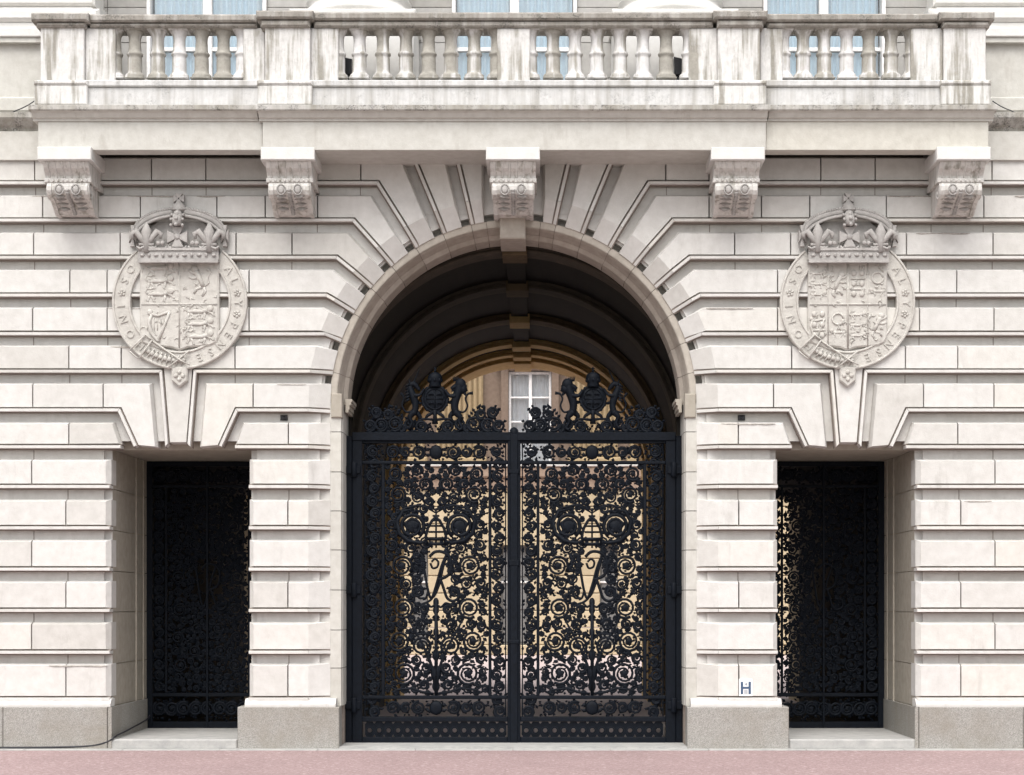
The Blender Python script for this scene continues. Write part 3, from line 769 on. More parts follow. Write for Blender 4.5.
# solid dies between the balusters
for a,b_,yf in ((85,115,YB+.07),(243,264.5,YB+.07),(310.5,338,YB),(497,530,YB),(689,717.5,YB),(760.5,783,YB+.07),(911,943.5,YB+.07)):
    mb=MB(); mb.bbox(wx(a,yf),wx(b_,yf),yf+.02,yf+.30,wz(80.7,yf),wz(27.3,yf),.01); mb.build('die',M['weath'],balc)
bprof=[(8.8,79.8),(9.0,77.5),(8.6,75.6),(7.0,74.2),(6.6,73.2),(6.4,71),(6.5,66),(6.4,60),(6.1,57.2),(7.0,56.2),(7.4,55),(7.0,53.6),(5.9,52.6),(5.6,47),(5.4,42),(5.6,38.5),(6.3,36),(7.4,34),(7.9,32.6),(7.9,31.8)]
bal0=None
for lst,yf in (((115,135,158,179.4,201.7,223.6,243),YB+.07),((338,359.6,382.9,406,428.7,451,474.2,497,530,553,575,597,620,643,666,689),YB),((783,803,824,846.5,868.7,891,911),YB+.07)):
    yc=yf+.15
    for px in lst:
        x=wx(px,yc); z0=wz(80.6,yc); sc=(DCAM+yc)/DCAM/S
        if bal0 is None:
            mb=MB(); mb.lathe((0,0,0),[(r*1.1*sc,(80.6-v)*sc) for r,v in bprof],20)
            mb.bbox(-9.4*sc,9.4*sc,-.115,.115,(80.6-32)*sc,(80.6-27.2)*sc,.006)
            mb.bbox(-10*sc,10*sc,-.12,.12,0,.012,.004)
            bal0=mb.build('baluster',M['balu'],balc); o=bal0
        else:
            o=bal0.copy(); C.objects.link(o); o.parent=balc
        o.location=(x,yc,z0)
# brackets
for px in (65.8,288.5,513,737.3,962.5):
    xc=wx(px,-.76); mb=MB()
    def pt(Y,py): return (Y,wz(py,Y))
    # capital slab
    cap=MB(); cap.bbox(xc-.325,xc+.325,-.835,.0,wz(160.5,-.8),wz(147.5,-.8),.01)
    body=[pt(0,160),pt(-.78,160.3),pt(-.775,163),pt(-.74,168),pt(-.69,172),pt(-.655,176),pt(-.65,178.5)]
    mb.xprism(body+[(0,pt(-.65,178.5)[1])],xc-.275,xc+.275)
    z1=pt(-.65,178.5)[1]
    mb.bbox(xc-.285,xc+.285,-.675,0,wz(182.5,-.67),z1,.008)
    sec=[(0,wz(182.5,-.67)),(-.66,wz(182.5,-.67)),(-.685,wz(186,-.67)),(-.685,wz(190,-.67)),(-.66,wz(194,-.66)),(-.60,wz(197.5,-.6)),(-.52,wz(200,-.52)),(-.45,wz(204,-.45)),(-.38,wz(209,-.38)),(-.34,wz(212,-.34)),(-.31,wz(214.5,-.31)),(-.25,wz(216,-.25)),(0,wz(216,-.25))]
    mb.xprism(sec,xc-.235,xc+.235)
    # side rims
    for s_ in (-1,1):
        sec2=[(0,wz(182.5,-.67)-.002)]+[(y-.02,z-.012) for y,z in sec[1:-1]]+[(0,sec[-1][1]-.012)]
        mb.xprism(sec2,xc+s_*.245,xc+s_*.195)
        # scroll on the flank
        for rr in (.10,.055):
            cy,cz=-.57,wz(190,-.6); pts=[(xc+s_*.245,cy+rr*math.cos(t*PI/8),cz+rr*math.sin(t*PI/8)) for t in range(17)]
            mb.tube(pts,.016,6)
    # small dentils of the middle fillet
    for i in range(9):
        t=-.23+.46*i/8
        mb.ell((xc+t,-.68,wz(180.5,-.68)),(.014,.014,.016),6,4)
    # flutes as raised reeds on the cavetto
    for i in range(6):
        t=-.22+.44*i/5
        mb.tube([(xc+t,y-.002,z) for y,z in body[1:]],.011,5)
    b_=mb.build('bracket',M['brk'],palace)
    cap.build('bracket_cap',M['white'],b_)
    mb=MB()
    path=[sec[i] for i in range(3,11)]
    pl=[]
    for i in range(len(path)-1):
        for q in range(3):
            t=q/3; pl.append((path[i][0]*(1-t)+path[i+1][0]*t,path[i][1]*(1-t)+path[i+1][1]*t))
    for i,(y,z) in enumerate(pl):
        mb.ell((xc,y-.012,z-.008),(.026,.024,.020) if i%2==0 else (.017,.018,.014),8,5)
    for s_ in (-1,1):
        mb.ell((xc+s_*.10,-.69,wz(189.5,-.69)),(.038,.022,.05),10,6)
        mb.tube([(xc+s_*.10+.052*math.cos(a),-.69,wz(189.5,-.69)+.062*math.sin(a)) for a in [q*PI/8 for q in range(17)]],.009,5)
        # acanthus leaf halves on the underside
        for j in range(4):
            t=.25+.17*j; i=min(len(pl)-1,int(t*len(pl))); y,z=pl[i]
            mb.tube([(xc+s_*.05,y-.005,z),(xc+s_*.12,y-.018,z-.012),(xc+s_*.18,y-.004,z+.01)],[.012,.026,.008],6)
    mb.build('leaf_ornament',M['carved'],b_)

# ------------------------------------------------------------------ carved coats of arms
def letter_mesh(ch,size):
    cu=bpy.data.curves.new('t','FONT'); cu.body=ch; cu.size=size; cu.extrude=.008; cu.align_x='CENTER'; cu.align_y='CENTER'; cu.resolution_u=2
    ob=bpy.data.objects.new('t',cu); C.objects.link(ob)
    dg=bpy.context.evaluated_depsgraph_get(); dg.update()
    me=ob.evaluated_get(dg).to_mesh()
    vs=[v.co.copy() for v in me.vertices]; fs=[tuple(p.vertices) for p in me.polygons]
    ob.evaluated_get(dg).to_mesh_clear(); bpy.data.objects.remove(ob); bpy.data.curves.remove(cu)
    return vs,fs
LET=[('H',-138),('O',-123),('N',-107),('I',-94),('*',-81),('S',-69),('O',-56),('A',57),('L',69),('*',81),('Y',91),('*',102),('P',113),('E',124),('N',136),('S',148),('E',160)]
def lion_passant(mb,cx,cz,w,p,flip=1,crown=True):
    """walking lion in relief, w long"""
    f=lambda a,b_: (cx+flip*a*w,p,cz+b_*w)
    mb.tube([f(-.42,.02),f(-.2,.07),f(.08,.05),f(.3,.10)],[.055*w,.085*w,.06*w,.095*w],7,flat=.6)
    for q in range(5): mb.tube([f(.22+.03*q,.20-.02*q),f(.16+.05*q,.04-.03*q)],.014*w,4)
    mb.ell(f(.40,.17),(.13*w,.06*w,.13*w),8,6)
    for a,b_ in (((-.38,.0),(-.46,-.18)),((-.30,.0),(-.22,-.20)),((.2,.02),(.14,-.2)),((.3,.08),(.50,-.06))):
        mb.tube([f(*a),f((a[0]+b_[0])/2+.04,(a[1]+b_[1])/2),f(*b_),f(b_[0]+.07,b_[1]-.01)],[.06*w,.045*w,.035*w,.03*w],6,flat=.5)
    mb.tube([f(-.42,.05),f(-.52,.15),f(-.44,.27),f(-.30,.24),f(-.22,.30)],[.03*w,.025*w,.025*w,.025*w,.045*w],6)
def lion_rampant(mb,cx,cz,h,p,flip=1):
    f=lambda a,b_: (cx+flip*a*h,p,cz+b_*h)
    mb.tube([f(-.12,-.2),f(-.05,0),f(.05,.18),f(.10,.3)],[.075*h,.07*h,.085*h,.075*h],8,flat=.6)
    for q in range(5): mb.tube([f(.02+.03*q,.36-.02*q),f(-.04+.035*q,.20-.02*q)],.013*h,4)
    mb.ell(f(.14,.36),(.12*h,.05*h,.11*h),8,6)
    for a,m_,b_ in (((.05,.2),(.22,.24),(.34,.34)),((.04,.1),(.2,.06),(.32,.12)),((-.1,-.2),(.08,-.26),(.16,-.4)),((-.14,-.2),(-.2,-.34),(-.10,-.48))):
        mb.tube([f(*a),f(*m_),f(*b_)],[.06*h,.045*h,.04*h],6,flat=.5)
    mb.tube([f(-.14,-.2),f(-.3,-.08),f(-.26,.1),f(-.36,.24),f(-.26,.36)],[.03*h,.03*h,.025*h,.03*h,.05*h],6)
def harp(mb,cx,cz,h,p):
    f=lambda a,b_: (cx+a*h,p,cz+b_*h)
    mb.tube([f(-.25,.35),f(-.34,.1),f(-.26,-.2),f(-.1,-.42),f(.0,-.46)],[.05*h,.06*h,.06*h,.05*h,.03*h],6)
    mb.tube([f(-.25,.35),f(-.05,.3),f(.1,.36),f(.28,.42)],[.05*h,.04*h,.04*h,.04*h],6)
    mb.tube([f(.28,.42),f(.12,.0),f(-.05,-.45)],[.05*h,.04*h,.04*h],6)
    for i in range(4): mb.tube([f(-.18+.1*i,.3),f(-.18+.1*i,-.25+.12*i)],.012*h,4)
    mb.ell(f(-.3,.4),(.09*h,.05*h,.1*h),7,5)
def coat(px,kind):
    X0=wx(px,-.15); Zc=wz(302.5,-.15); u=1/79.5
    PB_=-PF
    root=MB(); R_o,R_i=66.5*u,48.5*u
    # garter: annulus left open under the crown, with raised rims
    n=56; a0,a1=math.radians(40),math.radians(320)
    rows=[]
    for i in range(n+1):
        a=a0+(a1-a0)*i/n; s_,c_=math.sin(a),math.cos(a)
        rows.append([(X0+r*s_,y,Zc+r*c_) for r,y in ((R_o,-.07),(R_o,PB_-.05),(R_o-.010,PB_-.056),(R_o-.022,PB_-.056),(R_o-.030,PB_-.04),(R_i+.030,PB_-.04),(R_i+.022,PB_-.056),(R_i+.010,PB_-.056),(R_i,PB_-.05),(R_i,-.04))])
    kk=len(rows[0]); vs=[q for r in rows for q in r]
    root.add(vs,[(i*kk+j,i*kk+j+1,(i+1)*kk+j+1,(i+1)*kk+j) for i in range(n) for j in range(kk-1)])
    g=root.build('coat_of_arms',M['relief'],palace)
    for ch,deg in LET:
        mb=MB()
        a=math.radians(deg); rr=(R_o+R_i)/2; cx_,cz_=X0+rr*math.sin(a),Zc+rr*math.cos(a)
        if ch=='*':
            for q in range(5):
                b_=a+q*2*PI/5; mb.ell((cx_+.030*math.sin(b_),PB_-.042,cz_+.030*math.cos(b_)),(.020,.014,.020),6,4)
            mb.ell((cx_,PB_-.046,cz_),.015,6,4); mb.build('rosette',M['relief'],g); continue
        vs,fs=letter_mesh(ch,.14)
        mb.add([(cx_+v.x*math.cos(a)+v.y*math.sin(a),PB_-.044-v.z*1.1,cz_-v.x*math.sin(a)+v.y*math.cos(a)) for v in vs],fs)
        mb.build('letter',M['relief'],g)
    # strap: buckle, crossing and pendant end
    mb=MB()
    a=math.radians(-140); rr=(R_o+R_i)/2
    for da,dr in ((-.09,0),(.09,0)):
        p0=[(X0+q*math.sin(a+da),PB_-.085,Zc+q*math.cos(a+da)) for q in (R_i-.03,R_o+.03)]; mb.tube(p0,.010,5)
    for q in (R_i-.03,R_o+.03): mb.tube([(X0+q*math.sin(a+t),PB_-.085,Zc+q*math.cos(a+t)) for t in (-.09,-.03,.03,.09)],.010,5)
    mb.tube([(X0+(R_i-.02)*math.sin(-2.45),PB_-.07,Zc+(R_i-.02)*math.cos(-2.45)),(X0+.03,PB_-.085,Zc-R_o+.10),(X0+.13,PB_-.08,Zc-R_o+.05)],[.010,.011,.009],5)
    mb.tube([(X0-.13,PB_-.08,Zc-R_o+.02),(X0+.13,PB_-.08,Zc-R_o+.23)],[.010,.010],5)
    for i in range(9):
        t=math.radians(-148-i*4.5)
        mb.ell((X0+rr*math.sin(t),PB_-.06,Zc+rr*math.cos(t)),(.03,.018,.03),6,4)
        mb.tube([(X0+(rr-.06)*math.sin(t),PB_-.06,Zc+(rr-.06)*math.cos(t)),(X0+(rr+.06)*math.sin(t+.05),PB_-.06,Zc+(rr+.06)*math.cos(t+.05))],.010,5)
    zt=Zc-R_o+.03; 
    mb.prism([(X0-.10,zt),(X0+.10,zt),(X0+.10,zt-.17),(X0,zt-.25),(X0-.10,zt-.17)],0,PB_-.06,[.016]*5,PB_-.045)
    for q in range(4): mb.ell((X0+.045*math.cos(q*PI/2),PB_-.06,zt-.11+.045*math.sin(q*PI/2)),(.03,.02,.03),6,4)
    mb.build('strap_end',M['relief'],g)
    # shield
    mb=MB(); w=39*u; zt=wz(258,-.15); zb=wz(349,-.15)
    out=[(X0-w,zt),(X0+w,zt),(X0+w,zb+.14),(X0+w-.03,zb+.07),(X0+w-.12,zb+.03),(X0+.10,zb+.01),(X0,zb-.03),(X0-.10,zb+.01),(X0-w+.12,zb+.03),(X0-w+.03,zb+.07),(X0-w,zb+.14)]
    mb.prism(out,-.0,PB_-.06,[.02]*11,PB_-.045)
    sh=mb.build('shield',M['relief'],g)
    mb=MB(); zm=(zt+zb)/2-.02; p=PB_-.062
    if kind==0:
        mb.tube([(X0,p,zt),(X0,p,zb+.01)],.010,6); mb.tube([(X0-w+.02,p,zm),(X0+w-.02,p,zm)],.010,6)
        for i in range(3):
            lion_passant(mb,X0-w*.5,zt-.16-.16*i,.34,p); lion_passant(mb,X0+w*.5,zm-.11-.155*i,.34,p)
        lion_rampant(mb,X0+w*.5,zt-.29,.40,p,-1)
        harp(mb,X0-w*.48,zm-.27,.42,p)
        rnd=random.Random(9)
        for i in range(80):
            x=X0+rnd.uniform(-w+.05,w-.05); z_=rnd.uniform(zb+.09,zt-.1); a=rnd.random()*6
            mb.tube([(x,p+.004,z_),(x+.03*math.cos(a),p,z_+.03*math.sin(a)),(x+.055*math.cos(a+.8),p+.004,z_+.055*math.sin(a+.8))],[.006,.010,.005],5)
        fr=[(X0+.05,zt-.09),(X0+w-.04,zt-.09),(X0+w-.04,zm+.03),(X0+.05,zm+.03)]
    else:
        for i in range(1,4): mb.tube([(X0-w+2*w*i/4,p,zt),(X0-w+2*w*i/4,p,zb+.03)],.008,5)
        mb.tube([(X0-w+.02,p,zm),(X0+w-.02,p,zm)],.012,6); mb.tube([(X0,p,zt),(X0,p,zb)],.014,6)
        for c_ in (0,1,2,3):
            for r_ in (0,1):
                xc=X0-w+w*(2*c_+1)/4; zc=(zt-.09+zm)/2 if r_==0 else (zm+zb)/2+.01
                t=(c_+r_*2)%4
                if t==0:
                    for i in range(3): lion_passant(mb,xc,zc+.12-.13*i,.20,p)
                elif t==1: lion_rampant(mb,xc,zc,.34,p)
                elif t==2:
                    for i in range(3):
                        for j in (-1,1): mb.ell((xc+j*.05,p,zc+.14-.13*i),(.035,.018,.04),7,5)
                    mb.tube([(xc-.09,p,zc+.07),(xc+.09,p,zc+.07)],.012,5); mb.tube([(xc-.09,p,zc-.06),(xc+.09,p,zc-.06)],.012,5)
                else:
                    mb.tube([(xc+.07*math.cos(q*PI/6),p,zc+.08+.07*math.sin(q*PI/6)) for q in range(13)],.014,5)
                    lion_passant(mb,xc,zc-.10,.2,p,-1)
        harp(mb,X0-w*.75,(zm+zb)/2-.02,.28,p)
        # fill with small foliage bosses
        rnd=random.Random(5)
        for i in range(70):
            x=X0+rnd.uniform(-w+.04,w-.04); z_=rnd.uniform(zb+.08,zt-.06); a=rnd.random()*6
            mb.tube([(x,p,z_),(x+.03*math.cos(a),p-.004,z_+.03*math.sin(a)),(x+.05*math.cos(a+.8),p,z_+.05*math.sin(a+.8))],[.008,.012,.005],5)
    mb.build('heraldic_relief',M['relief'],g)
    # crown
    mb=MB(); DX=41.0
    def cp(dx,py,extra=0.):
        dx=dx*(1+max(0.,(250-py))*.0065); t=max(0.,1-(dx/(DX*1.22))**2); return (X0+dx*u, PB_-.03-.15*math.sqrt(t)-extra, wz(py,-.2)+ (-.02*math.sqrt(t)))
    n=28
    def band(py0,py1,ex,rr=39.5):
        pts=[-rr+2*rr*i/n for i in range(n+1)]
        vs=[]
        for d in pts: vs+=[cp(d,py0,ex),cp(d,py1,ex),(X0+d*u,PB_+.02,wz(py1,-.2)),(X0+d*u,PB_+.02,wz(py0,-.2))]
        fs=[]
        for i in range(n):
            for j in range(4): fs.append((4*i+j,4*i+(j+1)%4,4*i+4+(j+1)%4,4*i+4+j))
        mb.add(vs,fs,0,False)
    band(249.5,262,0); band(248.3,251,.016); band(259.5,263,.018)
    for i in range(-5,6):
        d=i*7; c_=cp(d,255.5,.008); mb.ell(c_,(.03 if i%2 else .018,.016,.02 if i%2 else .028),8,5)
    # low cap inside
    vs=[]; m_=8
    # crosses pattee and fleurs-de-lis
    def cross(d,py,s_,edge=1.0):
        c_=cp(d,py,.0)
        for q in range(4):
            a=q*PI/2; ca,sa=math.cos(a),math.sin(a)
            q4=[(.2,-.22),(1.0,-.62),(1.0,.62),(.2,.22)]
            pts=[(c_[0]+s_*edge*(x_*ca-y_*sa),c_[2]+s_*(x_*sa+y_*ca)) for x_,y_ in q4]
            mb.prism(pts,c_[1]+.05,c_[1]-.012,[.004]*4,c_[1]-.004)
        mb.ell((c_[0],c_[1]-.01,c_[2]),(s_*.3*edge,.02,s_*.3),8,5)
    cross(0,237.5,10*u); 
    for s_ in (-1,1): cross(s_*41.5,236,10.5*u,.35)
    def fleur(d,py,h):
        c_=cp(d,py,.0); F=lambda a,b_: (c_[0]+a*h,c_[1]-.008,c_[2]+b_*h)
        mb.tube([F(0,-.5),F(0,-.1),F(0,.2),F(0,.5)],[.10*h,.12*h,.19*h,.03*h],8,flat=.7)
        for s_ in (-1,1):
            mb.tube([F(s_*.04,-.25),F(s_*.2,.0),F(s_*.36,.2),F(s_*.50,.12),F(s_*.46,-.04)],[.06*h,.1*h,.12*h,.09*h,.05*h],7,flat=.7)
            mb.tube([F(s_*.04,-.3),F(s_*.22,-.38),F(s_*.34,-.3)],[.05*h,.05*h,.03*h],6)
        mb.tube([F(-.25,-.24),F(.25,-.24)],.05*h,6)
    for s_ in (-1,1): fleur(s_*28.5,238,29*u)
    # scallops between
    for d0,d1 in ((-37,-29),(-25,-10),(10,25),(29,37),(-9,9)):
        mb.tube([cp(d0+(d1-d0)*t/6,249-5*math.sin(PI*t/6)*0-(2.5 if t in(0,6) else 0),.0) for t in range(7)],.012,5)
    for s_ in (-1,1):
        for d in (14,18): mb.ell(cp(s_*d,243.5),(.03,.02,.03),7,5)
    # side arches with pearls, front arch
    for s_ in (-1,1):
        pts=[]; 
        for i in range(13):
            t=i/12; th=t*1.45; d=s_*(44*math.cos(th)); py=236-23*math.sin(th)
            y=PB_-.05-.05*t; pts.append((X0+d*u,y,wz(py,-.2)))
        mb.tube(pts,[.038]*13,7); 
        mb.tube([(p_[0]-s_*.02,p_[1]-.035,p_[2]-.05) for p_ in pts],[.022]*13,6)
        for i,p_ in enumerate(pts):
            mb.ell((p_[0]+s_*.008,p_[1]-.01,p_[2]+.042),.022,8,6)
            if i<12:
                q_=[(a+b_)/2 for a,b_ in zip(p_,pts[i+1])]; mb.ell((q_[0]+s_*.008,q_[1]-.01,q_[2]+.042),.022,8,6)
    fa=[(X0,PB_-.21,wz(228,-.2)),(X0,PB_-.20,wz(222,-.2)),(X0,PB_-.16,wz(217,-.2)),(X0,PB_-.10,wz(213.5,-.2))]
    mb.tube(fa,[.06,.065,.06,.05],8); 
    for i in range(4):
        for s_ in (-1,1): mb.ell((fa[i][0]+s_*.07,fa[i][1]-.01,fa[i][2]),.022,7,5)
        mb.ell((fa[i][0],fa[i][1]-.06,fa[i][2]),.026,7,5)
    # back of the crown (cap)
    n2=16; vs=[(X0,PB_-.03,wz(250,-.2))]
    for i in range(n2+1):
        a=PI*i/n2; vs.append((X0+37*u*math.cos(a),PB_-.015,wz(246,-.2)+30*u*math.sin(a)))
    mb.add(vs,[(0,i+1,i+2) for i in range(n2)])
    mb.lathe((X0,PB_-.08,wz(213,-.2)),[(.085,0),(.09,.03),(.08,.075),(.055,.11),(.03,.125)],14); mb.tube([(X0-.09,PB_-.1,wz(211,-.2)),(X0-.05,PB_-.165,wz(211,-.2)),(X0+.05,PB_-.165,wz(211,-.2)),(X0+.09,PB_-.1,wz(211,-.2))],.014,6)
    s_=5.2*u; c_=(X0,PB_-.08,wz(199.5,-.2))
    for q in range(4):
        a=q*PI/2; ca,sa=math.cos(a),math.sin(a)
        mb.prism([(c_[0]+s_*(x_*ca-y_*sa),c_[2]+s_*(x_*sa+y_*ca)) for x_,y_ in [(.12,-.2),(1.0,-.75),(1.0,.75),(.12,.2)]],c_[1]+.03,c_[1]-.025,[.004]*4,c_[1]-.018)
    mb.build('crown',M['carved'],g)
    return g
tag(coat(180.3,0),'carved royal arms with a quartered shield of three lions, rampant lion and harp')
tag(coat(847,1),'carved royal arms with a crowded shield of eight small panels')

# ------------------------------------------------------------------ wrought iron scrollwork
class Iron:
    """scrollwork drawn in gate px (e,y), converted by a map to the gate plane"""
    def __init__(s,mp,u,seed): s.mb=MB(); s.mp=mp; s.u=u; s.r=random.Random(seed); s.c=[]
    def P(s,e,y,dy=0): return s.mp(e,y,dy)
    def line(s,pts,w,n=5,dy=0):
        s.mb.tube([s.P(e,y,dy) for e,y in pts],[x*s.u for x in w] if hasattr(w,'__len__') else w*s.u,n,smooth=True)
    def leaf(s,e,y,a,l,w,dy=0):
        ca,sa=math.cos(a),math.sin(a)
        A=s.P(e,y,dy); B=s.P(e+ca*l,y+sa*l,dy); m=(e+ca*l*.45,y+sa*l*.45)
        L=s.P(m[0]-sa*w,m[1]+ca*w,dy); R=s.P(m[0]+sa*w,m[1]-ca*w,dy)
        F=s.P(m[0],m[1],dy-.016); K=s.P(m[0],m[1],dy+.012)
        s.mb.add([A,L,B,R,F,K],[(0,1,4),(1,2,4),(2,3,4),(3,0,4),(1,0,5),(2,1,5),(3,2,5),(0,3,5)])
    def scroll(s,e,y,r,a0=0,d=1,w=1.15,leaves=True,core=.36,reg=True,turn=1.8):
        if reg: s.c.append((e,y,r))
        w=w*1.4; n=int(10+r*1.3); pts=[]
        for i in range(n+1):
            t=i/n; a=a0+d*turn*2*PI*t; rr=r*(1-.60*t**1.25)
            pts.append((e+rr*math.cos(a),y+rr*math.sin(a)))
        s.line(pts,[w*(1.05-.45*i/n) for i in range(n+1)],5)
        if core>0:
            c_=s.P(e,y); s.mb.ell(c_,(core*r*s.u,.016,core*r*s.u),8,4)
            if r>5:
                for q in range(5):
                    a=a0+q*2*PI/5; c2=s.P(e+core*r*.8*math.cos(a),y+core*r*.8*math.sin(a)); s.mb.ell(c2,(core*r*.42*s.u,.014,core*r*.42*s.u),6,3)
        if leaves:
            m=max(4,int(r*.9))
            for i in range(m):
                a=a0+d*2*PI*(i+.5)/m
                if s.r.random()<.75: s.leaf(e+r*math.cos(a),y+r*math.sin(a),a+d*(.7+.5*s.r.random()),r*(.32+.25*s.r.random())+1.6,1.25+.08*r)
    def pack(s,inside,x0,x1,y0,y1,rmin=2.0,rmax=5.0,tries=1500,gap=.9,sym=None,leaves=True,w=.8):
        for _ in range(tries):
            e,y=s.r.uniform(x0,x1),s.r.uniform(y0,y1)
            if not inside(e,y): continue
            rr=min([rmax]+[math.hypot(e-a,y-b_)-c_-gap for a,b_,c_ in s.c])
            rr=min(rr,e-x0,x1-e,y-y0,y1-y)
            if sym is not None: rr=min(rr,abs(e-sym)-.2)
            if rr<rmin: continue
            for q in ((e,1),) if sym is None else ((e,1),(2*sym-e,-1)):
                a0=s.r.random()*6.28; a0=a0 if q[1]>0 else PI-a0
                s.scroll(q[0],y,rr,a0,q[1],w,leaves and rr>2.6,.38)
GY=.45; GU=(DCAM+GY)/DCAM/S
def gpx(px,py,dy=0.): return (wx(px,GY),GY+dy,wz(py,GY))
gate=empty('iron_gate',(0,GY,.035))
tag(gate,'tall black double gate of pierced iron scrollwork filling the central arch, with heraldic cresting','gate')
def bar(mb,px0,px1,py0,py1,d0=-.04,d1=.04,b=.008): mb.bbox(wx(px0,GY),wx(px1,GY),GY+d0,GY+d1,wz(py1,GY),wz(py0,GY),b)
def sub(pts,n=3): return pts
def build_leaf(sg):
    # px = 514 + sg*(78-e): leaf centre at 436 (sg=-1) / 592, e grows toward the meeting stile
    PX=lambda e: 514+sg*(78-e)
    mp=lambda e,y,dy=0.: gpx(PX(e),y,dy)
    mb=MB()
    def fbar(e0,e1,y0,y1,d0=-.04,d1=.04): 
        a,b_=PX(e0),PX(e1); bar(mb,min(a,b_),max(a,b_),y0,y1,d0,d1)
    fbar(-83.5,-73.5,438,744); fbar(71.5,75.5,440,744); fbar(-83.5,75.5,432.5,441,-.055,.055); 
    fbar(-73.5,71.5,441,443.5,-.03,.03)
    fbar(-73.5,71.5,716.5,721.5); fbar(-73.5,71.5,737,744.5,-.045,.045)
    fbar(-73.5,71.5,461,464.3,-.03,.03); fbar(-73.5,71.5,695.5,699,-.03,.03)
    fbar(-54.5,-51,464.3,695.5,-.03,.03); fbar(52.5,55.5,464.3,695.5,-.03,.03)
    fbar(-71.5,-70.3,443.5,716.5,-.02,.02); fbar(69,70.2,443.5,716.5,-.02,.02)
    lf=mb.build('gate_leaf',M['iron'],gate)
    # ---- main panel
    I=Iron(mp,GU,11)
    def inpanel(e,y):
        if 549<y<602 and abs(e)<8.5+(y-549)*.24: return False
        if abs(e)<9 and 508<y<548: return False
        return -51<e<52
    sc=[(19,470.5,6,2.5),(41,474,7,.5),(10.5,484.5,7,2),(38,494.5,8.2,1),(6.8,501.5,4.2,2),(34,566,10.3,2.5),(33,608,10.3,1),(15,624.5,6,3),(14.5,646,9.5,2),(37,641,10.3,0),(32,673.5,11,1),(28,484,5,2),(45,583,5,1),(44,525,5,2),(44,545,5.5,0),(12,685,5,2),(45,658,5,1),(10,668,5,1),(12,609,4.5,1),(46,626,4.5,1),(30,555-20+2,5,1)]
    for e,y,r,a in sc:
        for q in (1,-1):
            I.scroll(q*e,y,r,a if q>0 else PI-a,q)
    # large volutes flanking the crown
    for q in (1,-1):
        I.scroll(q*24,526,12.5,2.2 if q>0 else PI-2.2,q,1.6,True,.60)
        I.line([(q*9,541),(q*16,543),(q*28,541),(q*37,533),(q*39,521),(q*33,511),(q*22,509)],[1.2,2.0,2.6,2.8,2.4,1.8,1.2])
        I.line([(0,513),(q*8,508),(q*18,505),(q*30,508),(q*40,514)],[.8,1.2,1.5,1.3,.8])
        I.line([(0,511),(q*6,505),(q*16,497),(q*26,492)],[.8,1.2,1.4,.9])
        I.line([(0,690),(q*3,670),(q*8,655),(q*20,632),(q*28,618)],[2,1.8,1.5,1.3,1])
        I.line([(0,640),(q*8,634),(q*18,634),(q*26,640)],[1.5,1.2,1.2,1])
        I.line([(q*2,694),(q*14,692),(q*24,688),(q*40,690),(q*50,684)],[1.6,1.5,1.5,1.4,1])
        # frame of leaves round the cipher, widening downwards
        for i in range(18):
            y=550+52*i/17; e=q*(10.5+(y-549)*.24)
            I.leaf(e,y,(-.5 if i%2 else .9) if q>0 else PI-(-.5 if i%2 else .9),5,1.8)
        I.line([(q*(10.5+(y-549)*.24+1.2*math.sin(y*.5)),y) for y in range(549,604,3)],1.2)
        I.line(spline([(q*22,602),(q*18,606),(q*10,603),(q*5,607),(0,604)],4),1.3)
    # crown bars over the cipher
    for y,w in ((516,3.4),(520.5,5),(526,6),(532,7.5),(539,9),(544,8)): I.line([(-w,y),(w,y)],1.15 if y<536 else 1.9)
    I.line([(0,508),(0,548)],1.0); 
    for q in (1,-1): I.line([(q*9,545),(q*10,536),(q*8,528),(q*4,521),(0,517)],1.6)
    for y,w in ((602,3),(610,3.2),(632,3),(655,4),(673,5.5),(686,4)): I.mb.ell(mp(0,y),(w*GU,.022,w*1.5*GU),8,5)
    I.line([(0,600),(0,697)],2.0)
    I.c+= [(0,y,4) for y in range(604,697,6)]
    I.pack(inpanel,-51,52.5,464,695.5,2.2,6.0,2600,.4,sym=0.0,w=.95)
    for _ in range(430):
        e,y=I.r.uniform(1,51),I.r.uniform(465,694)
        if not inpanel(e,y): continue
        a=I.r.random()*6.28
        for q in (1,-1): I.leaf(q*e,y,a if q>0 else PI-a,4.0,1.2)
    I.mb.build('panel_scrollwork',M['iron'],lf)
    # ---- border
    I=Iron(mp,GU,23)
    for e0,e1 in ((-70.3,-54.5),(55.5,69)):
        ec=(e0+e1)/2; y=451.5; i=0
        while y<714:
            I.scroll(ec+(1.4 if i%2 else -1.4)+I.r.uniform(-.6,.6),y,I.r.uniform(4.6,6.0),(1 if i%2 else -1)*1.5+I.r.uniform(-.5,.5),1 if i%2 else -1,1.15); 
            I.line([(ec-3,y+5),(ec+3,y+7.5)],1.1); y+=12.4; i+=1
        for i in range(46 if e0>0 else 80):
            yy=445+i*(5.9 if e0>0 else 3.38)
            for ex in (e0+1.5,e1-1.5,ec): I.leaf(ex+I.r.uniform(-1.5,1.5),yy+I.r.uniform(-2,2),I.r.random()*6.28,4.6,1.5)
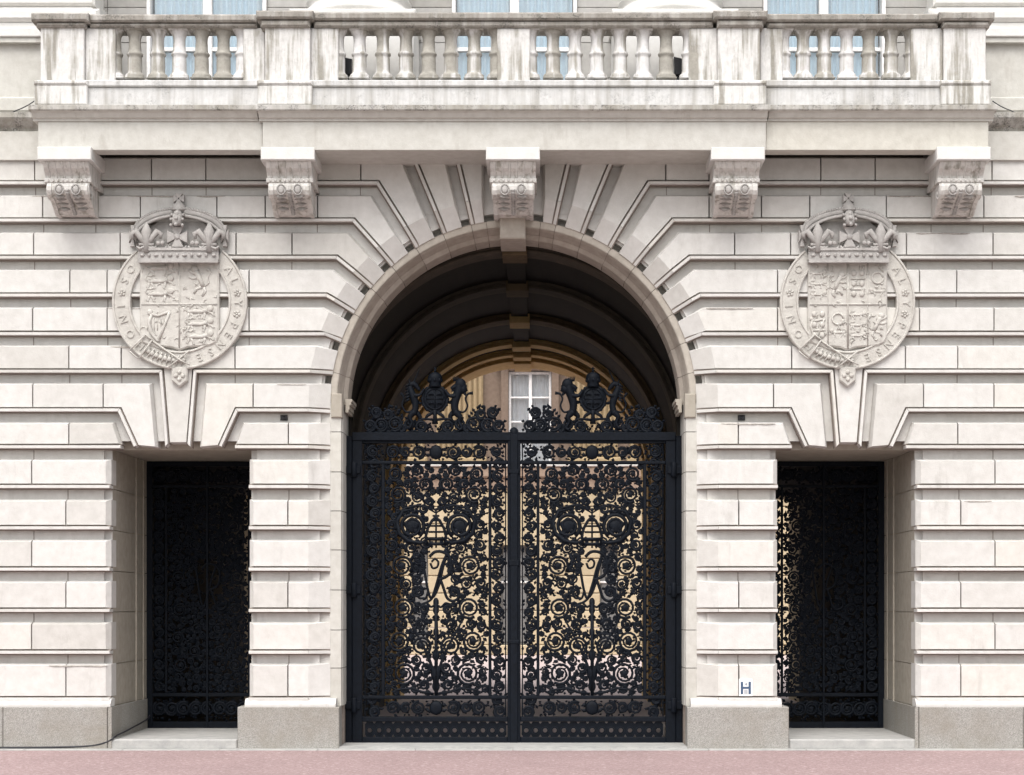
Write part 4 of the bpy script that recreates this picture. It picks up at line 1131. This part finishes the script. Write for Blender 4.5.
    for yc,rr in ((452.3,6.6),(707.7,6.6)):
        for e in (-43,-30.5,-17.5,17.5,30.5,43):
            I.scroll(e,yc,rr if abs(e) not in(30.5,) else 5,I.r.random()*6,1 if e>0 else -1,1.1)
        I.mb.ell(mp(0,yc),(7*GU,.025,7.5*GU),8,5); 
        for q in (-1,1): I.leaf(q*5,yc-4,PI/2-q*1.2,7,2); I.leaf(q*5,yc+4,-PI/2+q*1.2,7,2)
        for i in range(54):
            I.leaf(I.r.uniform(-52,52),yc+I.r.choice((-6,-3,3,6)),I.r.random()*6.28,3.4,1.1)
    I.mb.build('border_scrollwork',M['iron'],lf)
    # ---- kick panel: plate pierced by a row of round holes
    mb=MB(); n=15; ea,eb=-71,70.5; hw=(eb-ea)/n; yc,h=729.3,7.6
    for i in range(n):
        cx_=ea+hw*(i+.5); m_=16; vs=[]
        for q in range(m_):
            a=2*PI*q/m_+PI/m_; s_=max(abs(math.cos(a)),abs(math.sin(a)))
            vs.append(mp(cx_+hw/2*math.cos(a)/s_,yc+h*math.sin(a)/s_,-.012))
        for rr,dy in ((3.9,-.012),(3.7,-.024),(2.5,-.024),(2.2,-.01),(2.2,.01)):
            for q in range(m_):
                a=2*PI*q/m_+PI/m_; vs.append(mp(cx_+rr*math.cos(a),yc+1+rr*math.sin(a),dy))
        fs=[(k_*m_+q,k_*m_+(q+1)%m_,(k_+1)*m_+(q+1)%m_,(k_+1)*m_+q) for k_ in range(5) for q in range(m_)]
        mb.add(vs,fs)
        c_=mp(cx_+hw/2,yc-5,-.016); mb.ell(c_,(1.1*GU,.01,1.1*GU),6,4)
    mb.build('kick_panel',M['iron'],lf)
    # ---- cipher: two interlaced script letters, not mirrored
    I=Iron(lambda e,y,dy=0.: gpx(PX(0)+e*1.12,y+1,dy),GU*1.0,3); I.u=GU*1.25
    sm=lambda pts: spline(pts,5)
    I.line(sm([(-17,555),(-14,553),(-12,558),(-10,572),(-7,590),(-4,597),(0,585),(5,565),(10,552)]),1.05,6)       # V stroke
    I.line(sm([(-10,597),(-15,597),(-17,592),(-14,589),(-11.5,592),(-13,594)]),.9,6)
    I.line(sm([(-7,590),(-9,597),(-12,598.5)]),.9,6)
    I.line(sm([(-4,597),(-1,594),(3,583),(6,568),(9,556)]),1.0,6)
    I.line(sm([(-5,562),(-3,567),(1,566),(2,561),(-1,558),(-4,561)]),.9,6)
    I.line(sm([(-6,556),(-1,551),(6,551),(12,556),(13.5,565),(11,574),(4,578),(2,578)]),1.25,6)                      # R bowl
    I.line(sm([(4,578),(7,588),(10,597),(15,600),(20,597),(20.5,591),(16,588),(13.5,592),(16,595)]),1.15,6)         # R leg
    I.line(sm([(2,578),(-1,590),(-4,598),(-9,602)]),1.0,6)
    I.mb.build('cipher',M['iron'],lf)
    # ---- cresting
    I=Iron(mp,GU,31)
    env=lambda e: (413+6*math.sin(abs(e)*.25)) if abs(e)>33 else 421
    for q in (1,-1):
        for e,y,r in ((12,426.5,6),(24,424,5),(38,424,7.5),(52,425,7),(63,426,6),(45,414.5,5),(57,412.5,5.5),(31,428,4)):
            if q<0: e=e+3
            if e>68: continue
            I.scroll(q*e,y,r,1 if q>0 else PI-1,q,1.25)
        I.line([(0,420),(q*8,419),(q*14,419),(q*22,424)],[1.6,1.3,1.3,1])
        I.line([(q*2,431),(q*10,433),(q*22,431),(q*34,433),(q*50,431),(q*66,433)],1.1)
        for i in range(16): 
            e=35+i*2; I.leaf(q*e,env(e)+1,-PI/2+I.r.uniform(-.9,.9),5,1.8)
    for _ in range(150):
        e=I.r.uniform(-70,66); y=I.r.uniform(env(e)+3,432); I.leaf(e,y,I.r.random()*6.28,4.2,1.3)
    I.mb.build('cresting',M['iron'],lf)
    # ---- supported arms: shield, crown, lion, unicorn
    mb=MB(); g=lambda e,y,dy=0.: mp(e,y,dy)
    mb.ell(g(-1,399),(12*GU,.03,13*GU),20,10); mb.tube([g(-1+12.4*math.cos(t*PI/12),399+13.2*math.sin(t*PI/12)) for t in range(25)],1.4*GU,6)
    mb.tube([g(-1,410),g(-1,416),g(-1,424)],[3*GU,1.8*GU,3.2*GU],6)
    mb.tube([g(-1+9.4*math.cos(t*PI/12),399+10.2*math.sin(t*PI/12),-.024) for t in range(25)],.7*GU,5)
    for t in range(14):
        a=t*PI/7; mb.ell(g(-1+12.6*math.cos(a),399+13.4*math.sin(a)),(1.9*GU,.02,1.9*GU),6,4)
    mb.tube([g(-1,390,-.035),g(-1,408,-.035)],.6*GU,5); mb.tube([g(-9.5,399,-.03),g(7.5,399,-.03)],.6*GU,5)
    for q,y in ((-5,394.5),(3.5,394.5),(-5,403.5),(3.5,403.5)): mb.tube([g(q-2.4,y+.8,-.034),g(q,y-.8,-.036),g(q+2.4,y+.6,-.034)],[.7*GU,1.1*GU,.8*GU],5)
    for q in (-1,1): mb.tube([g(-1+q*2,412),g(-1+q*8,416),g(-1+q*10,420)],[2*GU,1.6*GU,1*GU],6)
    mb.build('shield',M['iron'],lf)
    mb=MB(); cz=g(-1,386)
    mb.lathe(cz,[(5.8*GU,-1*GU),(6.2*GU,0),(5.8*GU,2.5*GU),(6.4*GU,4*GU),(7.2*GU,8*GU),(6.2*GU,11.5*GU),(3*GU,13.5*GU),(1.2*GU,14*GU)],14)
    mb.ell((cz[0],cz[1],cz[2]+15.3*GU),1.5*GU,7,5); mb.tube([(cz[0],cz[1],cz[2]+16*GU),(cz[0],cz[1],cz[2]+19*GU)],.7*GU,5); mb.tube([(cz[0]-1.6*GU,cz[1],cz[2]+17.6*GU),(cz[0]+1.6*GU,cz[1],cz[2]+17.6*GU)],.7*GU,5)
    for a in range(8):
        t=a*PI/4; mb.ell((cz[0]+6.4*GU*math.cos(t),cz[1]+6.4*GU*math.sin(t),cz[2]+5.5*GU),(1.3*GU,1.3*GU,2*GU),6,4)
    mb.build('crown',M['iron'],lf)
    mb=MB(); T=lambda pts,rs,dy=0.: mb.tube([g(e,y,dy) for e,y in spline(pts,4)],spl1(rs,4,len(pts)),8,flat=.9)
    T([(20,413),(18.5,406),(20,398),(22.5,391),(23.5,386)],[3.4,3.8,4.2,4.6,4.4])
    mb.ell(g(24.5,384.5),(5.6*GU,.05,6.2*GU),12,8); mb.ell(g(27,389),(4.2*GU,.045,5*GU),10,6)
    T([(22,385),(17.5,387.5),(15,389)],[3,2.3,1.4]); T([(21,388),(17,390.5),(15.5,391.5)],[1.6,1.1,.7])
    for q,(e,y) in enumerate(((20,380),(23,378),(26,378.5),(29,381),(31,386),(31.5,391),(30,396))): mb.tube([g(e+(24.5-e)*.3,y+(386-y)*.3),g(e,y)],[2*GU,.5*GU],5)
    T([(20,396),(14,396),(11,393),(9.5,390)],[2.5,1.9,1.5,1.3],-.03); T([(20,401),(14,402),(10.5,401)],[2.5,1.8,1.3],.03)
    T([(19,412),(24,417),(23,422),(26,428),(23,430)],[3.6,2.9,1.8,1.5,1.5],-.03); T([(18,412),(14,416),(16,422),(14,427)],[3.2,2.3,1.6,1.4],.03)
    T([(22,411),(28,412),(31.5,406),(29.5,399),(32,394),(37,393)],[1.1,1,.95,.95,1.1,1.7])
    for q in (-2,-1,0,1,2): mb.tube([g(20+q,381.5),g(20+q*1.5,376.5)],[.8*GU,.3*GU],5)
    mb.build('lion',M['iron'],lf)
    mb=MB()
    T([(-22,413),(-20.5,406),(-22,398),(-25,391),(-26,386)],[3.2,3.2,3.8,3,2.4])
    T([(-26,385),(-22,384),(-18,388),(-16.5,390.5)],[2.4,2.7,1.9,1.3])
    T([(-22,382),(-19.5,376),(-16.5,369)],[.9,.6,.25]); T([(-26,383),(-27,379.5)],[1,.4])
    for y in range(384,400,3): mb.tube([g(-26.5,y),g(-31,y+3)],[1.6*GU,.5*GU],5)
    T([(-22,396),(-16,395),(-13,391),(-11,389)],[2.2,1.4,1.1,1.2],-.03); T([(-22,401),(-15,403),(-12,401)],[2.2,1.4,1.1],.03)
    T([(-21,412),(-26,417),(-24,423),(-27,429)],[3.4,2.5,1.4,1.4],-.03); T([(-20,412),(-16,417),(-18,423),(-16,428)],[3,2,1.3,1.3],.03)
    T([(-24,411),(-30,412),(-34,405),(-32,398),(-35,393)],[1,1,.9,.9,1.6])
    mb.build('unicorn',M['iron'],lf)
    return lf
def spline(P,n):
    out=[]
    for i in range(len(P)-1):
        p0=P[max(i-1,0)]; p1=P[i]; p2=P[i+1]; p3=P[min(i+2,len(P)-1)]
        for k_ in range(n):
            t=k_/n
            out.append(tuple(.5*((2*b_)+(-a+c_)*t+(2*a-5*b_+4*c_-d)*t*t+(-a+3*b_-3*c_+d)*t**3) for a,b_,c_,d in zip(p0,p1,p2,p3)))
    out.append(P[-1]); return out
def spl1(R,n,k):
    out=[]
    for i in range(k-1):
        for q in range(n): out.append((R[i]+(R[i+1]-R[i])*q/n)*GU)
    out.append(R[-1]*GU); return out
build_leaf(-1); build_leaf(1)
mb=MB(); bar(mb,509.8,518.2,434,745,-.06,.04,.012)
for y0,y1 in ((470,474),(560,566),(640,644)): bar(mb,508.8,519.2,y0,y1,-.066,.03)
c_=gpx(514,434); mb.lathe(c_,[(4.2*GU,-1*GU),(4.6*GU,1*GU),(4.2*GU,4*GU),(2.6*GU,6*GU),(.6*GU,6.8*GU)],12)
mb.build('meeting_stile',M['iron'],gate)
for sg in (-1,1):
    a,b_=514+sg*161.6,514+sg*168.5
    mb=MB(); bar(mb,min(a,b_),max(a,b_),436,745,-.03,.09)
    o=mb.build('gate_post',M['iron'],gate)
    for y in (470,590,705):
        mb=MB(); c_=gpx(514+sg*159.5,y); mb.lathe((c_[0],c_[1]-.05,c_[2]),[(.035,-.09),(.04,-.08),(.04,.08),(.035,.09)],10); bar(mb,min(514+sg*153,b_),max(514+sg*153,b_),y-4,y+4,-.062,-.03)
        mb.build('hinge',M['iron'],o)

# side gates
def side_gate(sg,label):
    Y=SIDE_Y-.0; U=(DCAM+Y)/DCAM/S
    # work in units of wall px from the doorway axis
    mp=lambda e,v,dy=0.: (sx(sg,QC)+e/S,Y+dy,zv(v))
    g=empty('side_gate',(sx(sg,QC),Y,zv(738)))
    tag(g,label,'gate','side doorway gates')
    mb=MB(); b_=lambda e0,e1,v0,v1,d0=-.035,d1=.035: mb.bbox(sx(sg,QC)+e0/S,sx(sg,QC)+e1/S,Y+d0,Y+d1,zv(v1),zv(v0),.006)
    b_(-67.5,-59,450,738); b_(59,66.5,450,738); b_(-59,59,450,455); b_(-59,59,731,738); b_(-59,59,700,704); b_(-59,59,475,478,-.025,.025)
    b_(-46,-43.5,478,700,-.02,.02); b_(43.5,46,478,700,-.02,.02); b_(-1.2,1.2,450,738,-.045,.03)
    mb.build('frame',M['iron'],g)
    I=Iron(mp,1/S,41+sg)
    for e,v,r,a in ((18,492,9,1),(34,500,7,2),(10,512,7,0),(28,520,10,2),(14,540,8,1),(33,545,8,3),(32,575,10,1),(30,610,10,2),(12,630,8,0),(32,640,9,2),(14,655,9,1),(30,670,10,0),(12,684,7,1)):
        for q in (1,-1): I.scroll(q*e,v,r*.72,a if q>0 else PI-a,q,.9)
    I.pack(lambda e,y:(e/17)**2+((y-582)/28)**2>1,-43,43,479,699,1.9,4.6,3200,.3,sym=0.0,w=.75)
    for e0,e1 in ((-59,-46),(46,59)):
        v=484
        while v<698: I.scroll((e0+e1)/2,v,5.4,I.r.random()*6,1,1.1); v+=11.6
    for e in range(-52,53,13):
        I.scroll(e,465,6.2,I.r.random()*6,1,1.2); I.scroll(e,717,7.5,I.r.random()*6,-1,1.3)
    for _ in range(1500): I.leaf(I.r.uniform(-58,58),I.r.uniform(457,730),I.r.random()*6.28,4.2,1.2)
    I.mb.build('scrollwork',M['iron'],g)
    I=Iron(mp,1/S,3)
    sp=lambda pts: spline([(e,v+10) for e,v in pts],5)
    I.line(sp([(-17,555),(-14,553),(-12,558),(-10,572),(-7,590),(-4,597),(0,585),(5,565),(10,552)]),1.1,6,-.02)
    I.line(sp([(-6,556),(-1,551),(6,551),(12,556),(13.5,565),(11,574),(4,578),(2,578)]),1.3,6,-.02)
    I.line(sp([(4,578),(7,588),(10,597),(15,600),(20,597),(20.5,591),(16,588)]),1.2,6,-.02)
    I.mb.build('cipher',M['iron'],g)
side_gate(-1,'dark iron scrollwork gate in the doorway under the shield with three lions and a harp')
side_gate(1,'dark iron scrollwork gate in the doorway next to the white H sign')

# ------------------------------------------------------------------ small things
# floodlights on the balcony floor
def flood(px,py,label):
    Y=-.28; c_=W(px,py,Y); z0=wz(81,Y)
    zf=ZF
    g=empty('floodlight',(c_.x,Y,zf)); tag(g,label,'floodlight','floodlights behind the balustrade')
    mb=MB(); h0=wz(76,Y); h1=wz(60,Y)
    mb.prism([(c_.x-.045,h0),(c_.x+.05,h0),(c_.x+.068,h1+.0),(c_.x-.06,h1+.03)],Y+.12,Y-.05,[.008]*4,Y-.04)
    for i in range(4): mb.box(c_.x-.05,c_.x+.05,Y+.12,Y+.14,h0+.03+i*.04,h0+.045+i*.04)
    mb.build('housing',M['black'],g)
    mb=MB(); mb.box(c_.x-.03,c_.x+.03,Y-.0,Y+.06,zf,h0+.02); mb.box(c_.x-.09,c_.x+.09,Y-.06,Y+.12,zf,zf+.02); 
    for s_ in (-1,1): mb.box(c_.x+s_*.075,c_.x+s_*.068,Y+.01,Y+.05,h0-.02,h0+.09)
    mb.box(c_.x-.075,c_.x+.075,Y+.012,Y+.048,h0-.03,h0-.018)
    mb.build('stand',M['black'],g)
flood(346.8,68,'black floodlight behind the first gap of the middle balustrade, nearest the quartered shield')
flood(678.5,68,'black floodlight behind the last gap of the middle balustrade, above the H sign side')
# hydrant sign
xs_,zs_=wx(745.8,-.17),wz(687.7,-.17)
g=empty('hydrant_sign',(xs_,-PF,zs_-.11)); tag(g,'small white square plate with a blue grey letter H on the pier stone','sign')
mb=MB(); mb.bbox(xs_-.085,xs_+.085,-PF-.022,-PF+.006,zs_-.105,zs_+.105,.004); mb.build('plate',M['signw'],g)
mb=MB(); yy=-PF-.022
for s_ in (-1,1): mb.box(xs_+s_*.063,xs_+s_*.034,yy-.003,yy+.001,zs_-.08,zs_+.075)
mb.box(xs_-.034,xs_+.034,yy-.003,yy+.001,zs_-.014,zs_+.012)
vs,fs=letter_mesh('4',.055); mb.add([(xs_+.002+v.x,yy-.0015-v.z*.2,zs_+.043+v.y) for v in vs],fs)
for i in range(4): mb.box(xs_-.022,xs_+.022,yy-.003,yy+.001,zs_-.072+i*.013,zs_-.068+i*.013)
mb.build('lettering',M['signb'],g)
# small black units in the channel above the doorways
for px,lb in ((284,'tiny black sensor in the stone channel below the quartered shield with the harp'),(741.5,'tiny black sensor in the stone channel above the pier with the H sign')):
    x,z=wx(px,-.06),wz(418,-.06); g=empty('sensor',(x,-.0,z-.05)); tag(g,lb,'sensor','sensors above the doorways')
    mb=MB(); mb.bbox(x-.045,x+.045,-.075,-.004,z-.03,z+.035,.01); mb.build('body',M['black'],g)
    mb=MB(); mb.ell((x,-.078,z),(.022,.02,.022),8,6); mb.build('lens',M['black'],g)
    mb=MB(); mb.box(x-.10,x+.075,-.012,-.0045,z-.06,z+.05); mb.build('back_plate',M['white'],g)
# cable along the foot of the left wall
mb=MB(); pts=spline([(wx(-60,-.25),-.235,.03),(wx(10,-.25),-.235,.025),(wx(60,-.25),-.235,.03),(wx(92,-.25),-.23,.05),(wx(108,-.22),-.225,.10),(sx(-1,394.5),-.15,.16),(sx(-1,394.5),.5,.19),(sx(-1,394.5),1.5,.25),(sx(-1,394.0),1.72,.3)],6)
mb.tube(pts,.012,6); tag(mb.build('cable',M['black']),'thin black cable running along the granite wall base and into the doorway','cable')
for sg,lb in ((-1,'thin dark wire drooping over the ledge at the balcony end above the floor cable'),(1,'thin dark wire drooping over the ledge at the balcony end on the H sign side')):
    f=lambda d,py,Y: (wx(CX+sg*d,Y),Y,wz(py,Y))
    mb=MB(); mb.tube(spline([f(479,101,-.05),f(487,106,-.12),f(496,110,-.2),f(508,113.5,-.25),f(540,112,-.22)],6),.007,5)
    tag(mb.build('wire',M['black']),lb,'wire','wires on the ledges')

# ------------------------------------------------------------------ the building across the courtyard
YC=41.0
cb=empty('courtyard_building',(0,YC,0)); tag(cb,'tan courtyard building seen through the arch, with fluted pilasters and a white framed window','building')
cX=lambda px: wx(px,YC); cZ=lambda py: wz(py,YC)
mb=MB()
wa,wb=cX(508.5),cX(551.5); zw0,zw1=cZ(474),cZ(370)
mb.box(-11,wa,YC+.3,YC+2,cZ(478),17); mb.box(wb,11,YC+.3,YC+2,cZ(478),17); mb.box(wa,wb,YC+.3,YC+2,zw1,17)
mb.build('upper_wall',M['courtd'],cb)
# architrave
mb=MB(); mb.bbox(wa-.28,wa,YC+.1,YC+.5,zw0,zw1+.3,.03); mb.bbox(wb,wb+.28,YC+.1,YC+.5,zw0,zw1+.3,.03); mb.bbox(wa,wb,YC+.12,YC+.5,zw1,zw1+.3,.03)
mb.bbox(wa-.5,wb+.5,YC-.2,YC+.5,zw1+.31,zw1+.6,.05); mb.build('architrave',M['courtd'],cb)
mb=MB(); fw=.09; y=YC+.42
mb.bbox(wa,wa+fw,y,y+.2,zw0,zw1,.01); mb.bbox(wb-fw,wb,y,y+.2,zw0,zw1,.01); mb.bbox(wa+fw,wb-fw,y,y+.2,zw1-fw,zw1,.01); mb.bbox(wa+fw,wb-fw,y,y+.2,zw0,zw0+.2,.01)
xm=cX(530.3); mb.bbox(xm-.06,xm+.06,y+.01,y+.19,zw0+.2,zw1-fw,.01)
for py in (396,420.5): mb.bbox(wa+fw,xm-.06,y+.02,y+.18,cZ(py)-.03,cZ(py)+.03,.01); mb.bbox(xm+.06,wb-fw,y+.02,y+.18,cZ(py)-.03,cZ(py)+.03,.01)
w=mb.build('window',M['wframe'],cb)
mb=MB(); mb.box(wa+.02,wb-.02,y+.1,y+.11,zw0,zw1); mb.build('pane',M['glass'],w)
mb=MB(); n=60; vs=[]
for i in range(n+1):
    t=i/n; x=wa+.03+(wb-wa-.06)*t; yy=y+.3+.03*math.sin(t*52+math.sin(t*11)); vs+=[(x,yy,zw0),(x,yy,zw1)]
mb.add(vs,[(2*i,2*i+2,2*i+3,2*i+1) for i in range(n)],0,True); mb.build('curtain',M['curtw'],w)
# fluted pilasters
for px0,px1 in ((436,483),(571,618),(380,424),(630,672),(300,345),(705,750)):
    x0,x1=cX(px0),cX(px1); mb=MB(); n=9; zb=cZ(466)
    mb.box(x0,x1,YC+.12,YC+.31,zb,16)
    wf=(x1-x0)/n
    for i in range(n):
        a=x0+wf*i; mb.xprism([(0,0)],0,0) if False else mb.bbox(a+wf*.17,a+wf*.83,YC-.02,YC+.13,zb+.35,15.5,.05)
    mb.bbox(x0-.12,x1+.12,YC-.1,YC+.3,zb,zb+.32,.06)
    mb.build('pilaster',M['courtp'],cb)
# band between the storeys
mb=MB(); mb.bbox(-11,11,YC-.25,YC+.4,cZ(478),cZ(467),.05); mb.bbox(-11,11,YC-.1,YC+.4,cZ(489),cZ(478),.03); mb.build('cornice',M['courtr'],cb)
mb=MB(); mb.bbox(-11,11,YC-.34,YC+.4,cZ(467),cZ(463.5),.03); mb.build('cornice_slab',M['white'],cb)
# ground floor: cream piers with openings
ops=[(412,428),(500,529),(600,618),(352,372),(660,684)]
mb=MB(); prev=-11.; zo=cZ(545)
for a,b_ in sorted(ops):
    xa,xb=cX(a),cX(b_); z=0.35; 
    while z<cZ(489)-.05:
        zz=min(cZ(489),z+.62); mb.bbox(prev,xa,YC+.0,YC+1,z+.012,zz-.012,.03); z=zz
    mb.box(xa,xb,YC+.05,YC+1,zo,cZ(489)); prev=xb
z=.35
while z<cZ(489)-.05:
    zz=min(cZ(489),z+.62); mb.bbox(prev,11,YC,YC+1,z+.012,zz-.012,.03); z=zz
mb.bbox(-11,11,YC-.12,YC+1,0,.35,.03)
mb.build('ground_floor_wall',M['court'],cb)
M['door']=simple('grey_door_paint',(.16,.16,.16),.5)
for a,b_ in ops:
    xa,xb=cX(a),cX(b_); mb=MB(); mb.bbox(xa,xb,YC+.4,YC+.5,.35,zo,.02)
    for q in range(3):
        for s_ in (0,1):
            x0=xa+(xb-xa)*(.08+.46*s_); x1=x0+(xb-xa)*.38; z0=.45+q*(zo-.4)/3; mb.bbox(x0,x1,YC+.36,YC+.41,z0,z0+(zo-.4)/3-.15,.02)
    d_=mb.build('door',M['door'],cb)
    mb=MB(); mb.bbox(xa,xb,YC+.3,YC+.42,cZ(583),cZ(581),.01); mb.build('transom',M['wframe'],d_)

# ------------------------------------------------------------------ light, sky, camera
world=bpy.data.worlds.new('World'); bpy.context.scene.world=world; world.use_nodes=True
nt=world.node_tree; nt.nodes.clear(); k=NT(nt)
sky=k.n('ShaderNodeTexSky',sky_type='NISHITA'); sky.sun_disc=False; sky.sun_elevation=math.radians(57); sky.sun_rotation=math.radians(190)
sky.air_density=1.0; sky.dust_density=5.0; sky.ozone_density=1.0
hs=k.n('ShaderNodeHueSaturation'); hs.inputs['Saturation'].default_value=.30; k.l(sky.outputs[0],hs.inputs['Color'])
bg=k.n('ShaderNodeBackground'); bg.inputs[1].default_value=.15; k.l(hs.outputs[0],bg.inputs[0]); o=k.n('ShaderNodeOutputWorld'); k.l(bg.outputs[0],o.inputs[0])
sun=bpy.data.lights.new('sun','SUN'); sun.energy=1.0; sun.angle=math.radians(45); sun.color=(1,.98,.95)
so=bpy.data.objects.new('sun',sun); C.objects.link(so)
el,az=math.radians(57),math.radians(10)    # the soft sun stands high in front of the wall
d=Vector((-math.sin(az)*math.cos(el),-math.cos(az)*math.cos(el),math.sin(el)))
so.rotation_euler=d.to_track_quat('Z','Y').to_euler()
cam=bpy.data.cameras.new('camera'); co_=bpy.data.objects.new('camera',cam); C.objects.link(co_)
cam.sensor_width=36; cam.lens=36*S*DCAM/1024; cam.shift_x=-(VX-512)/1024; cam.shift_y=(VY-387.5)/1024
co_.location=(CAMX,-DCAM,CAMZ); co_.rotation_euler=(PI/2,0,0); cam.clip_end=1000; cam.clip_start=.1
sc=bpy.context.scene; sc.camera=co_
sc.view_settings.view_transform='Standard'; sc.view_settings.look='None'; sc.view_settings.exposure=0.73; sc.view_settings.gamma=1
sc.render.resolution_x=1024; sc.render.resolution_y=775
sc.cycles.max_bounces=8
